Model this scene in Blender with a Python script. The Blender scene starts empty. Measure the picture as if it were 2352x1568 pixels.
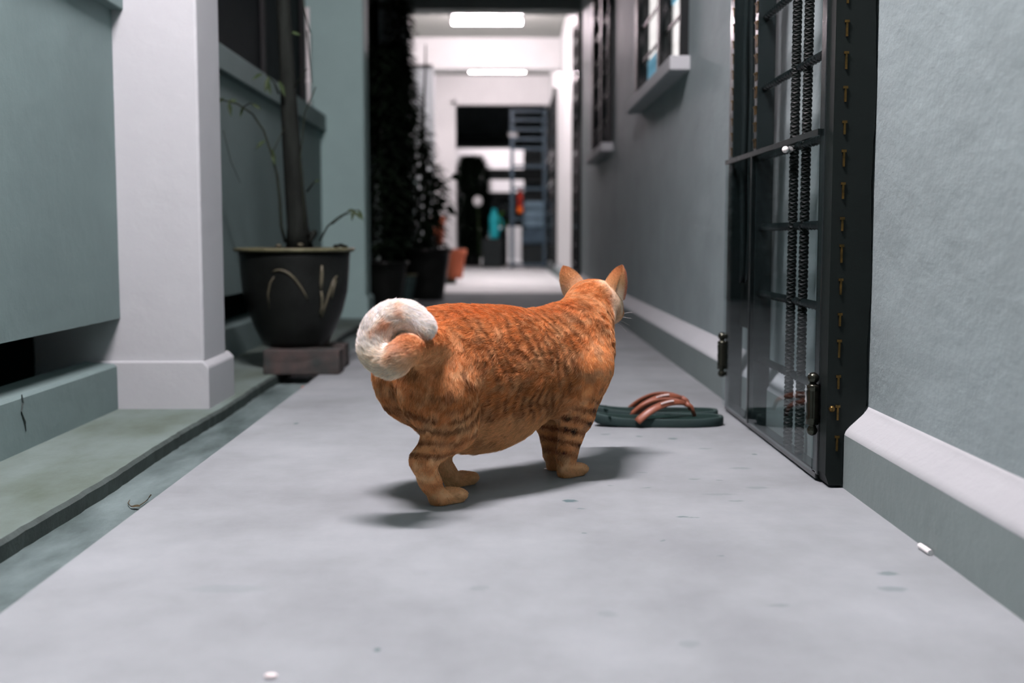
import bpy, bmesh, math, random
import numpy as np
from mathutils import Vector, Matrix, Quaternion

random.seed(7); RNG = np.random.default_rng(11)
S = bpy.context.scene
COL = S.collection
PI = math.pi

# ---------------------------------------------------------------- camera
CAM_H = 0.40
FPX = 2700.0                                   # focal length in pixels of the 2352 px wide frame
YAW, PITCH = math.radians(0.446), math.radians(5.06)
cd = bpy.data.cameras.new('camera'); cam = bpy.data.objects.new('camera', cd); COL.objects.link(cam)
cd.sensor_width = 36.0; cd.lens = FPX / 2352 * 36
FW = Vector((math.sin(YAW) * math.cos(PITCH), math.cos(YAW) * math.cos(PITCH), -math.sin(PITCH)))
RT = Vector((math.cos(YAW), -math.sin(YAW), 0)); UP = RT.cross(FW)
cam.matrix_world = Matrix(((RT.x, UP.x, -FW.x, 0), (RT.y, UP.y, -FW.y, 0), (RT.z, UP.z, -FW.z, CAM_H), (0, 0, 0, 1)))
cd.clip_start = 0.02; cd.clip_end = 80
cd.dof.use_dof = True; cd.dof.focus_distance = 1.86; cd.dof.aperture_fstop = 3.3
S.camera = cam

# ---------------------------------------------------------------- world (night behind the open ends of the corridor), exposure
w = bpy.data.worlds.new('world'); S.world = w; w.use_nodes = True
w.node_tree.nodes['Background'].inputs[0].default_value = (0.16, 0.60, 0.54, 1)
w.node_tree.nodes['Background'].inputs[1].default_value = 0.045
S.view_settings.view_transform = 'Standard'; S.view_settings.look = 'None'
S.view_settings.exposure = 0.0; S.view_settings.gamma = 1.0; S.view_settings.use_curve_mapping = False
TUBE_COLOR = (1.0, 0.83, 0.885, 1)
TUBE_POWER = 1520.0                             # radiance of a lit fluorescent tube

# ---------------------------------------------------------------- measuring helpers: a pixel and a distance give a place
def ray(px, py):
    return FW + RT * ((px - 1176) / FPX) + UP * ((784 - py) / FPX)
def at(px, py, Y):
    d = ray(px, py); k = Y / d.y
    return Vector((0, 0, CAM_H)) + d * k
def ground(px, py, z=0.0):
    d = ray(px, py); k = (z - CAM_H) / d.z
    return Vector((0, 0, CAM_H)) + d * k
def onx(px, py, X):
    d = ray(px, py); k = X / d.x
    return Vector((0, 0, CAM_H)) + d * k

# ---------------------------------------------------------------- materials
def lin(c):
    return tuple(((v / 255) / 12.92 if v <= 10.3 else ((v / 255 + 0.055) / 1.055) ** 2.4) for v in c)
def mat(name, base, rough=0.6, metal=0.0, var=0.0, scale=6.0, bump=0.0, bscale=40.0, coat=0.0, spec=0.18, trans=0.0, emit=None, estr=0.0, bdist=0.01, alt=None, stretch=(1, 1, 1)):
    m = bpy.data.materials.new(name); m.use_nodes = True
    nt = m.node_tree; b = nt.nodes['Principled BSDF']
    b.inputs['Roughness'].default_value = rough; b.inputs['Metallic'].default_value = metal
    b.inputs['Specular IOR Level'].default_value = spec
    b.inputs['Coat Weight'].default_value = coat; b.inputs['Coat Roughness'].default_value = 0.12
    b.inputs['Transmission Weight'].default_value = trans
    b.inputs['Base Color'].default_value = (*base, 1)
    tc = nt.nodes.new('ShaderNodeTexCoord'); mp = nt.nodes.new('ShaderNodeMapping')
    mp.inputs['Scale'].default_value = stretch
    nt.links.new(tc.outputs['Object'], mp.inputs['Vector'])
    if var > 0:
        n = nt.nodes.new('ShaderNodeTexNoise'); n.inputs['Scale'].default_value = scale; n.inputs['Detail'].default_value = 7; n.inputs['Roughness'].default_value = 0.62
        nt.links.new(mp.outputs['Vector'], n.inputs['Vector'])
        r = nt.nodes.new('ShaderNodeMapRange'); r.inputs['From Min'].default_value = 0.32; r.inputs['From Max'].default_value = 0.68
        nt.links.new(n.outputs['Fac'], r.inputs['Value'])
        mx = nt.nodes.new('ShaderNodeMix'); mx.data_type = 'RGBA'
        lo = alt if alt else tuple(v * (1 - var) for v in base)
        mx.inputs['A'].default_value = (*lo, 1); mx.inputs['B'].default_value = (*[min(1, v * (1 + 0.35 * var)) for v in base], 1)
        nt.links.new(r.outputs['Result'], mx.inputs['Factor']); nt.links.new(mx.outputs['Result'], b.inputs['Base Color'])
    if bump > 0:
        n2 = nt.nodes.new('ShaderNodeTexNoise'); n2.inputs['Scale'].default_value = bscale; n2.inputs['Detail'].default_value = 9; n2.inputs['Roughness'].default_value = 0.6
        nt.links.new(mp.outputs['Vector'], n2.inputs['Vector'])
        bp = nt.nodes.new('ShaderNodeBump'); bp.inputs['Strength'].default_value = bump; bp.inputs['Distance'].default_value = bdist
        nt.links.new(n2.outputs['Fac'], bp.inputs['Height']); nt.links.new(bp.outputs['Normal'], b.inputs['Normal'])
    if emit:
        b.inputs['Emission Color'].default_value = (*emit, 1); b.inputs['Emission Strength'].default_value = estr
    return m

# ---------------------------------------------------------------- mesh helpers
def finish(name, bm, m, parent=None, smooth=False, bevel=0.0, label=None):
    me = bpy.data.meshes.new(name); bm.to_mesh(me); bm.free()
    o = bpy.data.objects.new(name, me); COL.objects.link(o)
    if m: me.materials.append(m)
    if smooth:
        for p in me.polygons: p.use_smooth = True
    if bevel:
        b = o.modifiers.new('bevel', 'BEVEL'); b.width = bevel; b.segments = 2; b.limit_method = 'ANGLE'
    if parent: o.parent = parent
    if label: o['label'] = label
    return o
def bx(bm, x0, x1, y0, y1, z0, z1):
    v = [bm.verts.new(p) for p in ((x0, y0, z0), (x1, y0, z0), (x1, y1, z0), (x0, y1, z0), (x0, y0, z1), (x1, y0, z1), (x1, y1, z1), (x0, y1, z1))]
    for f in ((0, 3, 2, 1), (4, 5, 6, 7), (0, 1, 5, 4), (1, 2, 6, 5), (2, 3, 7, 6), (3, 0, 4, 7)): bm.faces.new([v[i] for i in f])
    return v
def boxes(*bs):
    bm = bmesh.new()
    for b in bs: bx(bm, *b)
    return bm
def prism(poly, y0, y1):                       # polygon in the x-z plane run along y
    bm = bmesh.new()
    a = [bm.verts.new((x, y0, z)) for x, z in poly]; b = [bm.verts.new((x, y1, z)) for x, z in poly]
    n = len(poly)
    bm.faces.new(a); bm.faces.new(b[::-1])
    for i in range(n): bm.faces.new((a[i], b[i], b[(i + 1) % n], a[(i + 1) % n]))
    bmesh.ops.recalc_face_normals(bm, faces=bm.faces)
    return bm
def tube(bm, pts, rad, seg=8, caps=True, section=None, twist=0.0):
    """tube along pts; rad number or list; section: list of (u,v) for a non-round profile; twist in radians per metre"""
    pts = [Vector(p) for p in pts]; n = len(pts)
    rr = rad if isinstance(rad, (list, tuple)) else [rad] * n
    rings = []; T0 = None; N = None; run = 0.0
    for i, p in enumerate(pts):
        T = (pts[min(i + 1, n - 1)] - pts[max(i - 1, 0)]).normalized()
        if N is None:
            N = T.orthogonal().normalized()
        else:
            N = (N - T * N.dot(T)).normalized()
            run += (p - pts[i - 1]).length
        B = T.cross(N)
        c, s_ = math.cos(run * twist), math.sin(run * twist)
        N2, B2 = N * c + B * s_, B * c - N * s_
        if section: ring = [bm.verts.new(p + (N2 * u + B2 * v) * rr[i]) for u, v in section]
        else: ring = [bm.verts.new(p + (N2 * math.cos(2 * PI * k / seg) + B2 * math.sin(2 * PI * k / seg)) * rr[i]) for k in range(seg)]
        rings.append(ring)
    m = len(rings[0])
    for i in range(n - 1):
        for k in range(m):
            bm.faces.new((rings[i][k], rings[i][(k + 1) % m], rings[i + 1][(k + 1) % m], rings[i + 1][k]))
    if caps:
        bm.faces.new(rings[0][::-1]); bm.faces.new(rings[-1])
    return rings
SQ = [(0.75, 0.75), (-0.75, 0.75), (-0.75, -0.75), (0.75, -0.75)]
def twisted(p0, p1, half, turns=26.0, step=0.006):
    p0, p1 = Vector(p0), Vector(p1); n = max(2, int((p1 - p0).length / step))
    bm = bmesh.new(); tube(bm, [p0.lerp(p1, i / n) for i in range(n + 1)], half, section=SQ, twist=turns * 2 * PI)
    return bm
def lathe(bm, prof, cx=0, cy=0, cz=0, seg=32, close=False):
    rings = [[bm.verts.new((cx + r * math.cos(2 * PI * k / seg), cy + r * math.sin(2 * PI * k / seg), cz + z)) for k in range(seg)] for r, z in prof]
    for a, b in zip(rings, rings[1:]):
        for k in range(seg): bm.faces.new((a[k], a[(k + 1) % seg], b[(k + 1) % seg], b[k]))
    bm.faces.new(rings[0][::-1])
    bm.faces.new(rings[-1])
    return bm
def ball(bm, c, r, sc=(1, 1, 1), seg=14):
    bmesh.ops.create_uvsphere(bm, u_segments=seg, v_segments=seg // 2 + 1, radius=r, matrix=Matrix.Translation(c) @ Matrix.Diagonal((*sc, 1)))
def leaf_into(bm, p, d, up, L, W, droop=0.3):
    """a pointed, folded leaf of twelve triangles"""
    d = d.normalized(); side = d.cross(up)
    if side.length < 1e-4: side = d.orthogonal()
    side.normalize(); nrm = side.cross(d)
    st = [(0, .0), (.25, .75), (.5, 1), (.78, .6), (1, 0)]
    mid, le, ri = [], [], []
    for t, wd in st:
        c = p + d * (L * t) - Vector((0, 0, 1)) * (droop * L * t * t)
        mid.append(bm.verts.new(c))
        if 0 < t < 1:
            le.append(bm.verts.new(c + side * (W * wd / 2) + nrm * W * .12)); ri.append(bm.verts.new(c - side * (W * wd / 2) + nrm * W * .12))
    for arr, flip in ((le, False), (ri, True)):
        f = [(mid[0], mid[1], arr[0]), (mid[1], mid[2], arr[1], arr[0]), (mid[2], mid[3], arr[2], arr[1]), (mid[3], mid[4], arr[2])]
        for q in f: bm.faces.new(q if flip else q[::-1])
def thing(name, label, cat, loc=(0, 0, 0), group=None):
    o = bpy.data.objects.new(name, None); COL.objects.link(o); o.location = loc; o.empty_display_size = .05
    o['label'] = label; o['category'] = cat
    if group: o['group'] = group
    return o
def tag(o, label, cat, group=None):
    o['label'] = label; o['category'] = cat
    if group: o['group'] = group
    return o
def struct(name, bm, m, parent=None, bevel=0.0):
    o = finish(name, bm, m, parent, bevel=bevel)
    if parent is None: o['kind'] = 'structure'
    return o
def adopt(o, parent):
    """children are modelled in world space: keep them there under a located parent"""
    o.parent = parent; o.matrix_parent_inverse = Matrix.Translation(parent.location).inverted(); return o
def part(name, bm, m, parent, smooth=False, bevel=0.0, label=None):
    o = finish(name, bm, m, None, smooth, bevel, label)
    top = parent
    while top.parent: top = top.parent
    if parent.parent is None and parent.type == 'EMPTY': return adopt(o, parent)
    o.parent = parent; return o
# ================================================================ SETTING
M = {}
WALLC = (0.182, 0.236, 0.230)
M['wall'] = mat('painted_plaster', WALLC, rough=0.62, var=0.10, scale=3.0, bump=0.35, bscale=22, bdist=0.006)
M['wall_left'] = mat('grey_green_plaster', (0.122, 0.180, 0.175), rough=0.7, var=0.12, scale=3.0, bump=0.35, bscale=22, bdist=0.006)
M['pier'] = mat('whitewashed_pier', (0.355, 0.395, 0.402), rough=0.7, var=0.06, scale=3.0, bump=0.3, bscale=26, bdist=0.005)
M['wall_rough'] = mat('old_trowelled_plaster', (0.232, 0.300, 0.300), rough=0.6, var=0.12, scale=4.0, bump=0.42, bscale=6, bdist=0.016, stretch=(1, 1, 1.5))
M['white'] = mat('white_paint', (0.74, 0.76, 0.75), rough=0.55, var=0.06, scale=3, bump=0.2, bscale=30, bdist=0.004)
M['concrete'] = mat('damp_ledge_concrete', (0.125, 0.172, 0.162), rough=0.8, var=0.35, scale=5, bump=0.3, bscale=30, bdist=0.006, alt=(0.070, 0.098, 0.075), stretch=(1, 0.45, 1))
M['drain'] = mat('wet_drain_concrete', (0.12, 0.168, 0.165), rough=0.6, var=0.5, scale=9, bump=0.35, bscale=40, bdist=0.006, alt=(0.04, 0.062, 0.058), stretch=(1, 0.35, 1))
M['grime_shade'] = mat('drain_wall_grime_shade', (0.05, 0.07, 0.065), rough=0.7, var=0.3, scale=20, bump=0.3, bscale=40, bdist=0.01)
M['ceil'] = mat('ceiling_paint', (0.26, 0.29, 0.28), rough=0.8, var=0.08, scale=3)
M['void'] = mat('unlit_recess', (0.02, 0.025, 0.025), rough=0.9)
M['dark_glass'] = mat('dark_window_glass', (0.006, 0.009, 0.010), rough=0.5, spec=0.02)
M['dark_wood'] = mat('dark_painted_timber', (0.010, 0.013, 0.013), rough=0.6, var=0.2)
M['black_iron'] = mat('black_gloss_iron', (0.006, 0.009, 0.009), rough=0.45, spec=0.12, bump=0.25, bscale=60, bdist=0.002)

def floor_material():
    m = mat('worn_cement_screed', (0.220, 0.254, 0.262), rough=0.85, var=0.26, scale=3.2, bump=0.12, bscale=60, bdist=0.003, stretch=(1, 0.8, 1), spec=0.1)
    nt = m.node_tree; b = nt.nodes['Principled BSDF']
    src = b.inputs['Base Color'].links[0].from_socket
    tc = nt.nodes.new('ShaderNodeTexCoord'); wob = nt.nodes.new('ShaderNodeTexNoise'); wob.inputs['Scale'].default_value = 90; wob.inputs['Detail'].default_value = 3
    nt.links.new(tc.outputs['Object'], wob.inputs['Vector'])
    off = nt.nodes.new('ShaderNodeVectorMath'); off.operation = 'MULTIPLY_ADD'; off.inputs[1].default_value = (.012, .012, 0); off.inputs[2].default_value = (-.006, -.006, 0)
    nt.links.new(wob.outputs['Color'], off.inputs[0])
    add = nt.nodes.new('ShaderNodeVectorMath'); add.operation = 'ADD'
    nt.links.new(tc.outputs['Object'], add.inputs[0]); nt.links.new(off.outputs[0], add.inputs[1])
    prev = src
    # dark spots and spills on the screed: pixel centre, half width across and along the corridor in metres, strength
    spots = [(1310, 1150, .013, .010, .75), (1335, 1168, .008, .004, .3), (1568, 1186, .010, .004, .55), (1590, 1188, .013, .003, .35), (1342, 1224, .004, .004, .45),
             (866, 1492, .005, .006, .6), (1521, 1241, .004, .004, .35), (1485, 1120, .010, .006, .25), (1653, 1103, .006, .004, .35), (1545, 1007, .011, .010, .45),
             (1468, 1002, .008, .008, .4), (1390, 997, .012, .008, .35), (1620, 1030, .016, .005, .3), (680, 972, .006, .014, .45), (1732, 1043, .006, .006, .5),
             (2040, 1317, .014, .008, .4), (2050, 1352, .018, .012, .25), (1655, 1276, .004, .004, .35), (1790, 1390, .014, .006, .2), (1580, 1478, .012, .010, .15),
             (1395, 1410, .012, .012, .12), (520, 1352, .05, .018, .10), (1475, 1085, .012, .004, .3), (1700, 1075, .02, .01, .22), (1740, 1120, .02, .01, .2), (1650, 1135, .03, .008, .16),
             (1595, 1100, .012, .006, .28), (1690, 1150, .014, .006, .24), (1400, 1115, .006, .004, .25), (1100, 1350, .012, .01, .12)]
    for px, py, rx, ry, k in spots:
        g = ground(px, py)
        s_ = nt.nodes.new('ShaderNodeVectorMath'); s_.operation = 'SUBTRACT'; s_.inputs[1].default_value = (g.x, g.y, 0)
        nt.links.new(add.outputs[0], s_.inputs[0])
        d = nt.nodes.new('ShaderNodeVectorMath'); d.operation = 'MULTIPLY'; d.inputs[1].default_value = (1 / rx, 1 / ry, 0)
        nt.links.new(s_.outputs[0], d.inputs[0])
        l = nt.nodes.new('ShaderNodeVectorMath'); l.operation = 'LENGTH'; nt.links.new(d.outputs[0], l.inputs[0])
        r = nt.nodes.new('ShaderNodeMapRange'); r.inputs['From Min'].default_value = 1.1; r.inputs['From Max'].default_value = 0.6; r.inputs['To Max'].default_value = min(.85, k * 1.35)
        nt.links.new(l.outputs['Value'], r.inputs['Value'])
        mx = nt.nodes.new('ShaderNodeMix'); mx.data_type = 'RGBA'; mx.inputs['B'].default_value = (.05, .095, .10, 1)
        nt.links.new(r.outputs['Result'], mx.inputs['Factor']); nt.links.new(prev, mx.inputs['A']); prev = mx.outputs['Result']
    nt.links.new(prev, b.inputs['Base Color'])
    return m
M['floor'] = floor_material()

Y0, Y1 = -3.2, 24.0                            # the corridor from behind the camera to beyond the far doorway
DOORY = 14.8; BEAMZ, CEILZ = 2.09, 2.40
XR = 0.583                                     # face of the right wall
def corridor_profile():
    return [(-.54, -.12), (XR + .2, -.12), (XR + .2, 0), (-.537, 0), (-.54, -.003)]
struct('floor', prism(corridor_profile(), Y0, 8.5), M['floor'])
M['lamplit_floor'] = mat('screed_lamplight_tone', (.72, .76, .75), rough=.6, var=.08, spec=.2)  # far screed paler: the lamps' brightness on it is put into the colour
struct('floor_far', prism(corridor_profile(), 8.5, Y1), M['lamplit_floor'])
dr = struct('floor_drain', boxes((-.668, -.54, Y0, Y1, -.16, -.030)), M['drain'])
def ledge():
    bm = bmesh.new(); n = 700; a = []; rr = random.Random(5)
    for i in range(n + 1):
        y = Y0 + (i / n) ** 1.0 * (DOORY - Y0); e = -.661 + .003 * math.sin(y * 7.3) + rr.uniform(-.0016, .0016)
        a.append([bm.verts.new(p) for p in ((-1.3, y, 0), (e - .006, y, 0), (e, y, -.006), (e - .004, y, -.05), (-1.3, y, -.16))])
    for p, q in zip(a, a[1:]):
        for k in range(4):
            f = bm.faces.new((p[k], q[k], q[k + 1], p[k + 1])); f.material_index = 1 if k in (1, 2) else 0  # dark drain face: grime plus its shadow band, both in the colour
    bmesh.ops.recalc_face_normals(bm, faces=bm.faces)
    return bm
lg = struct('floor_ledge', ledge(), M['concrete']); lg.data.materials.append(M['grime_shade'])
# left: a low curb, a dark slot, the wall panel, a coping ledge and dark windows above it, cut into bays by piers
struct('trim_1', prism([(-.90, 0), (-.90, .100), (-.907, .106), (-.975, .112), (-.975, 0)], Y0, DOORY), M['wall_left'])
struct('wall_left', prism([(-.893, .212), (-.893, .925), (-1.02, .925), (-1.02, .212)], Y0, DOORY), M['wall_left'])
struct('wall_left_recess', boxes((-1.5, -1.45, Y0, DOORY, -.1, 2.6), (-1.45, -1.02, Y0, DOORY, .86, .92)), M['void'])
struct('trim_2', prism([(-.866, .916), (-.866, .992), (-.872, .998), (-1.03, 1.004), (-1.03, .916)], Y0, DOORY), M['wall_left'], bevel=.003)
PIERS = [(-.36, -.70), (2.745, -.70), (5.84, -.68), (8.94, -.705), (12.04, -.70)]
M['pier_shade'] = mat('pier_paint_shade_tone', (.25, .385, .365), rough=.7, var=.08, scale=3, bump=.3, bscale=26, bdist=.005)  # same paint as the other piers, teal shade tint put into the colour
for i, (y, x) in enumerate(PIERS):
    pm = M['pier_shade'] if i == 2 else M['pier']
    o = struct('pillar', boxes((-1.10, x, y, y + .215, 0, BEAMZ + .05)), pm, bevel=.006)
    o2 = finish('plinth', prism([(-1.0, -.005), (x + .013, -.005), (x + .013, .098), (x, .112), (-1.0, .112)], y - .012, y + .25), pm, bevel=.004); o2.parent = o
# dark windows above the coping, one per bay
ends = [Y0] + [p[0] for p in PIERS] + [DOORY]
for i in range(1, len(ends)):
    a, b = ends[i - 1] + (.215 if i > 1 else 0), ends[i]
    if i == len(ends) - 1: b = DOORY - .02
    mm = M['dark_wood']
    if a > 8.9:
        continue
    wnd = struct('window_%d' % (i + 2), boxes((-1.0, -.96, a, b, 1.004, 1.05), (-1.0, -.96, a, b, 2.10, 2.16), (-1.0, -.96, a, a + .05, 1.05, 2.10), (-1.0, -.96, b - .05, b, 1.05, 2.10)), mm, bevel=.003)
    n = 3
    for k in range(n):
        ya, yb = a + .05 + (b - a - .1) * k / n, a + .05 + (b - a - .1) * (k + 1) / n
        finish('pane', boxes((-.985, -.978, ya, yb, 1.05, 2.10)), M['dark_glass'], wnd)
        if k: finish('mullion', boxes((-.995, -.962, ya - .018, ya + .018, 1.05, 2.10)), mm, wnd)
# far bays: solid wall above the coping, lamp brightness painted in as white
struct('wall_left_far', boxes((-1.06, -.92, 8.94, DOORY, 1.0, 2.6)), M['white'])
struct('wall_left_head', boxes((-1.2, -.93, Y0, 8.94, 2.16, 2.6)), M['wall'])
# right wall with two window openings, sills, sloped skirting
W1 = (3.75, 5.02, .965, 1.50); W2 = (6.30, 7.45, .90, 1.95)
def right_wall():
    T = .18
    return boxes((XR, XR + T, Y0, W1[0], -.05, 2.6), (XR, XR + T, W1[0], W1[1], -.05, W1[2]), (XR, XR + T, W1[0], W1[1], W1[3], 2.6),
                 (XR, XR + T, W1[1], W2[0], -.05, 2.6), (XR, XR + T, W2[0], W2[1], -.05, W2[2]), (XR, XR + T, W2[0], W2[1], W2[3], 2.6),
                 (XR, XR + T, W2[1], Y1, -.05, 2.6))
struct('wall_right', right_wall(), M['wall_rough'])
struct('wall_right_far', boxes((XR - .004, XR + .02, 9.45, DOORY, .12, 2.4)), M['white'])  # far stretch of the same wall, whitened to carry the lamps' brightness
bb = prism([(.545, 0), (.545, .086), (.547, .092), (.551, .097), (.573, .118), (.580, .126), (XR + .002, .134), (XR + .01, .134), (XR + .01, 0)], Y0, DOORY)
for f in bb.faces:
    if f.normal.z > .3 and f.normal.x < -.2: f.material_index = 1  # sloped skirting top gets a paler paint: its highlight painted in
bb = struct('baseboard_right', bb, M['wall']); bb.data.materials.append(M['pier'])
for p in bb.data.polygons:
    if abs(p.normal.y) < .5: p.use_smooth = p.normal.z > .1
ck = bmesh.new(); tube(ck, [onx(50, 906, -.8985), onx(53, 925, -.8985), onx(49, 945, -.8985), onx(57, 968, -.8985), onx(60, 990, -.8985)], [.0012, .002, .0012, .0022, .0006], seg=6)
finish('crack', ck, M['grime_shade'], bpy.data.objects['trim_1'])
struct('ceiling', boxes((-1.6, .8, Y0, 9.1, CEILZ, CEILZ + .1)), M['ceil'])
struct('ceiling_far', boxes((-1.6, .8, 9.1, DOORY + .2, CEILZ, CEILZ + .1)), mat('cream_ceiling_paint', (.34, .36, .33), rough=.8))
for y, x in PIERS:
    struct('ceiling_beam', boxes((-1.1, XR + .02, y, y + .22, BEAMZ, CEILZ + .01)), M['white' if y > 9 else 'ceil'], bevel=.006)  # beam in the far bays whitened too, lamp brightness in its colour
# window_1: a bright lit room behind frosted panes and black ironwork
M['lit_pane'] = mat('lit_frosted_glass', (.8, .85, .88), rough=0.4, emit=(1.0, .96, .93), estr=.86)
M['lit_curtain'] = mat('lit_blue_curtain', (.25, .5, .62), rough=0.8, emit=(.16, .42, .58), estr=.42)
def right_window(n, W, lit):
    a, b, z0, z1 = W
    xf = XR - .028
    fr = struct('window_%d' % n, boxes((xf, XR + .02, a, a + .022, z0, z1), (xf, XR + .02, b - .07, b, z0, z1), (xf, XR + .02, a, b, z1 - .04, z1), (XR, XR + .02, a, b, z0, z0 + .02)), M['black_iron'], bevel=.002)
    mid = a + (b - a) * .42
    finish('mullion', boxes((xf, XR + .02, mid - .03, mid + .03, z0, z1)), M['black_iron'], fr)
    for ya, yb in ((a + .022, mid - .03), (mid + .03, b - .07)):
        if lit:
            finish('pane', boxes((XR + .024, XR + .03, ya, yb, z0, z1)), M['lit_pane'], fr, label='brightly lit frosted pane')
        else:
            finish('pane', boxes((XR + .024, XR + .03, ya, yb, z0, z1)), M['dark_glass'], fr)
        zz = z0 + .15
        while zz < z1 - .05:
            finish('grille_rod', boxes((XR - .012, XR - .004, ya, yb, zz - .005, zz + .005)), M['black_iron'], fr); zz += .135
        for yy in (ya + .03, (ya + yb) / 2, yb - .03) if not lit else (ya + .012, yb - .012):
            finish('twisted_bar', twisted((XR - .008, yy, z0), (XR - .008, yy, z1), .011, turns=22, step=.012), M['black_iron'], fr)
    sl = finish('window_sill', boxes((XR - .062, XR + .05, a - .03, b + .03, z0 - .045, z0)), M['pier'], fr, bevel=.004)
    return fr
w1 = right_window(1, W1, True)
finish('curtain', boxes((XR + .016, XR + .022, 4.02, 4.26, 1.22, 1.9), (XR + .016, XR + .022, 4.6, 4.93, .98, 1.12)), M['lit_curtain'], w1, label='pale blue curtain edge')
w2 = right_window(2, W2, False)
# the doorway wall at the far end and the dim passage beyond
DX0, DX1, DZ = -.587, .56, 2.04
struct('wall_end', boxes((-1.1, DX0, DOORY, DOORY + .15, 0, CEILZ), (DX1, XR + .02, DOORY, DOORY + .15, 0, CEILZ), (DX0, DX1, DOORY, DOORY + .15, DZ, CEILZ)), M['white'])
dfr = struct('door_1', boxes((DX0 - .05, DX0, DOORY - .012, DOORY, 0, DZ + .05), (DX0 - .05, DX1, DOORY - .012, DOORY, DZ, DZ + .05)), M['white'])
M['dimwall'] = mat('dim_passage_paint', (.16, .19, .19), rough=.8, var=.2)
struct('wall_passage_left', boxes((-1.2, -1.1, DOORY + .15, Y1, 0, 2.6)), M['dimwall'])
struct('ceiling_passage', boxes((-1.2, .8, DOORY + .15, Y1, 2.45, 2.55)), M['dimwall'])
struct('wall_passage_lintel', boxes((-1.1, .6, 18.0, 18.15, 1.86, 2.45), (.32, .6, 18.0, 18.15, 0, 1.86)), M['dimwall'])
struct('wall_passage_end', boxes((-1.6, 1.2, 22.0, 22.1, 0, 2.6)), M['white'])
# ================================================================ LAMPS
M['tube'] = mat('glowing_tube', (.9, .9, .9), emit=TUBE_COLOR[:3], estr=TUBE_POWER)
M['housing'] = mat('white_enamel_housing', (.78, .8, .8), rough=.35)
M['endcap'] = mat('grey_lamp_cap', (.4, .42, .42), rough=.5)
def ceiling_lamp(x, y, label, lit=True, power=None, length=.60, drop=0):
    zt = 2.275 - drop
    t = thing('fluorescent_lamp', label, 'lamp', (x, y, CEILZ), group=None)
    part('lamp_housing', prism([(x - .33, 2.375), (x + .33, 2.375), (x + .33, 2.4), (x - .33, 2.4)], y - .045, y + .045), M['housing'], t)
    part('lamp_batten', boxes((x - .315, x + .315, y - .022, y + .022, 2.335 - drop, 2.375)), M['housing'], t, bevel=.004)
    for s in (-1, 1):
        part('lamp_holder', boxes((x + s * (length / 2 + .012) - .012, x + s * (length / 2 + .012) + .012, y - .016, y + .016, 2.258 - drop, 2.34)), M['endcap'], t, bevel=.003)
    bm = bmesh.new(); tube(bm, [(x - length / 2, y, zt), (x + length / 2, y, zt)], .019, seg=12)
    mm = M['tube']
    if power is not None:
        mm = mat('glowing_tube_far', (.9, .9, .9), emit=TUBE_COLOR[:3], estr=power)
    part('lamp_tube', bm, mm if lit else M['housing'], t, smooth=False)
    return t
LX = -.22
ceiling_lamp(LX, 1.48, 'lit fluorescent tube on the ceiling just above the orange cat')
ceiling_lamp(-.136, 10.5, 'upper and wider of the two glowing fluorescent tubes seen down the corridor', power=TUBE_POWER * .225)
ceiling_lamp(-.06, 13.1, drop=.055, label= 'lower and smaller glowing fluorescent tube, just before the far doorway', power=TUBE_POWER * .19)
ceiling_lamp(0.0, 20.5, 'fluorescent tube beyond the far doorway, lighting the end of the passage', power=TUBE_POWER * .3)

# ================================================================ FOLDING GATE against the right wall
M['gate_black'] = mat('glossy_black_gate_paint', (.006, .010, .010), rough=.2, spec=.45, bump=.15, bscale=35, bdist=.003, coat=0)
M['gate_matt'] = mat('matt_black_gate_paint', (.007, .011, .010), rough=.5, spec=.12, bump=.2, bscale=50, bdist=.002)
M['gate_gold'] = mat('worn_gold_trim', (.13, .08, .022), rough=.35, metal=.8, var=.6, scale=60, alt=(.03, .025, .01))
M['brass'] = mat('tarnished_brass_hinge', (.06, .065, .05), rough=.22, metal=.9, var=.3, scale=50)
def glass_sheet():
    m = bpy.data.materials.new('smoked_acrylic_sheet'); m.use_nodes = True; nt = m.node_tree
    nt.nodes.remove(nt.nodes['Principled BSDF']); out = nt.nodes['Material Output']
    tr = nt.nodes.new('ShaderNodeBsdfTransparent'); tr.inputs[0].default_value = (.93, .955, .96, 1)
    gl = nt.nodes.new('ShaderNodeBsdfGlossy'); gl.inputs['Roughness'].default_value = .015; gl.inputs['Color'].default_value = (.85, .92, .92, 1)
    fr = nt.nodes.new('ShaderNodeFresnel'); fr.inputs['IOR'].default_value = 1.22
    mx = nt.nodes.new('ShaderNodeMixShader'); ge = nt.nodes.new('ShaderNodeNewGeometry'); iv = nt.nodes.new('ShaderNodeMath'); iv.operation = 'SUBTRACT'; iv.inputs[0].default_value = 1.0; nt.links.new(ge.outputs['Backfacing'], iv.inputs[1])
    ml = nt.nodes.new('ShaderNodeMath'); ml.operation = 'MULTIPLY'; nt.links.new(fr.outputs[0], ml.inputs[0]); nt.links.new(iv.outputs[0], ml.inputs[1]); nt.links.new(ml.outputs[0], mx.inputs[0]); nt.links.new(tr.outputs[0], mx.inputs[1]); nt.links.new(gl.outputs[0], mx.inputs[2])
    nt.links.new(mx.outputs[0], out.inputs[0]); return m
M['sheet'] = glass_sheet()
GX = .520                                       # plane of the gate leaf, a hand's width off the wall
gate = thing('folding_gate', 'black iron folding gate with twisted bars and clear lower sheet, folded against the right wall', 'gate', (GX, 1.88, 0))
GT = 2.0
def gate_part(n, bm, m=None, **k): return part(n, bm, m or M['gate_black'], gate, **k)
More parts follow.
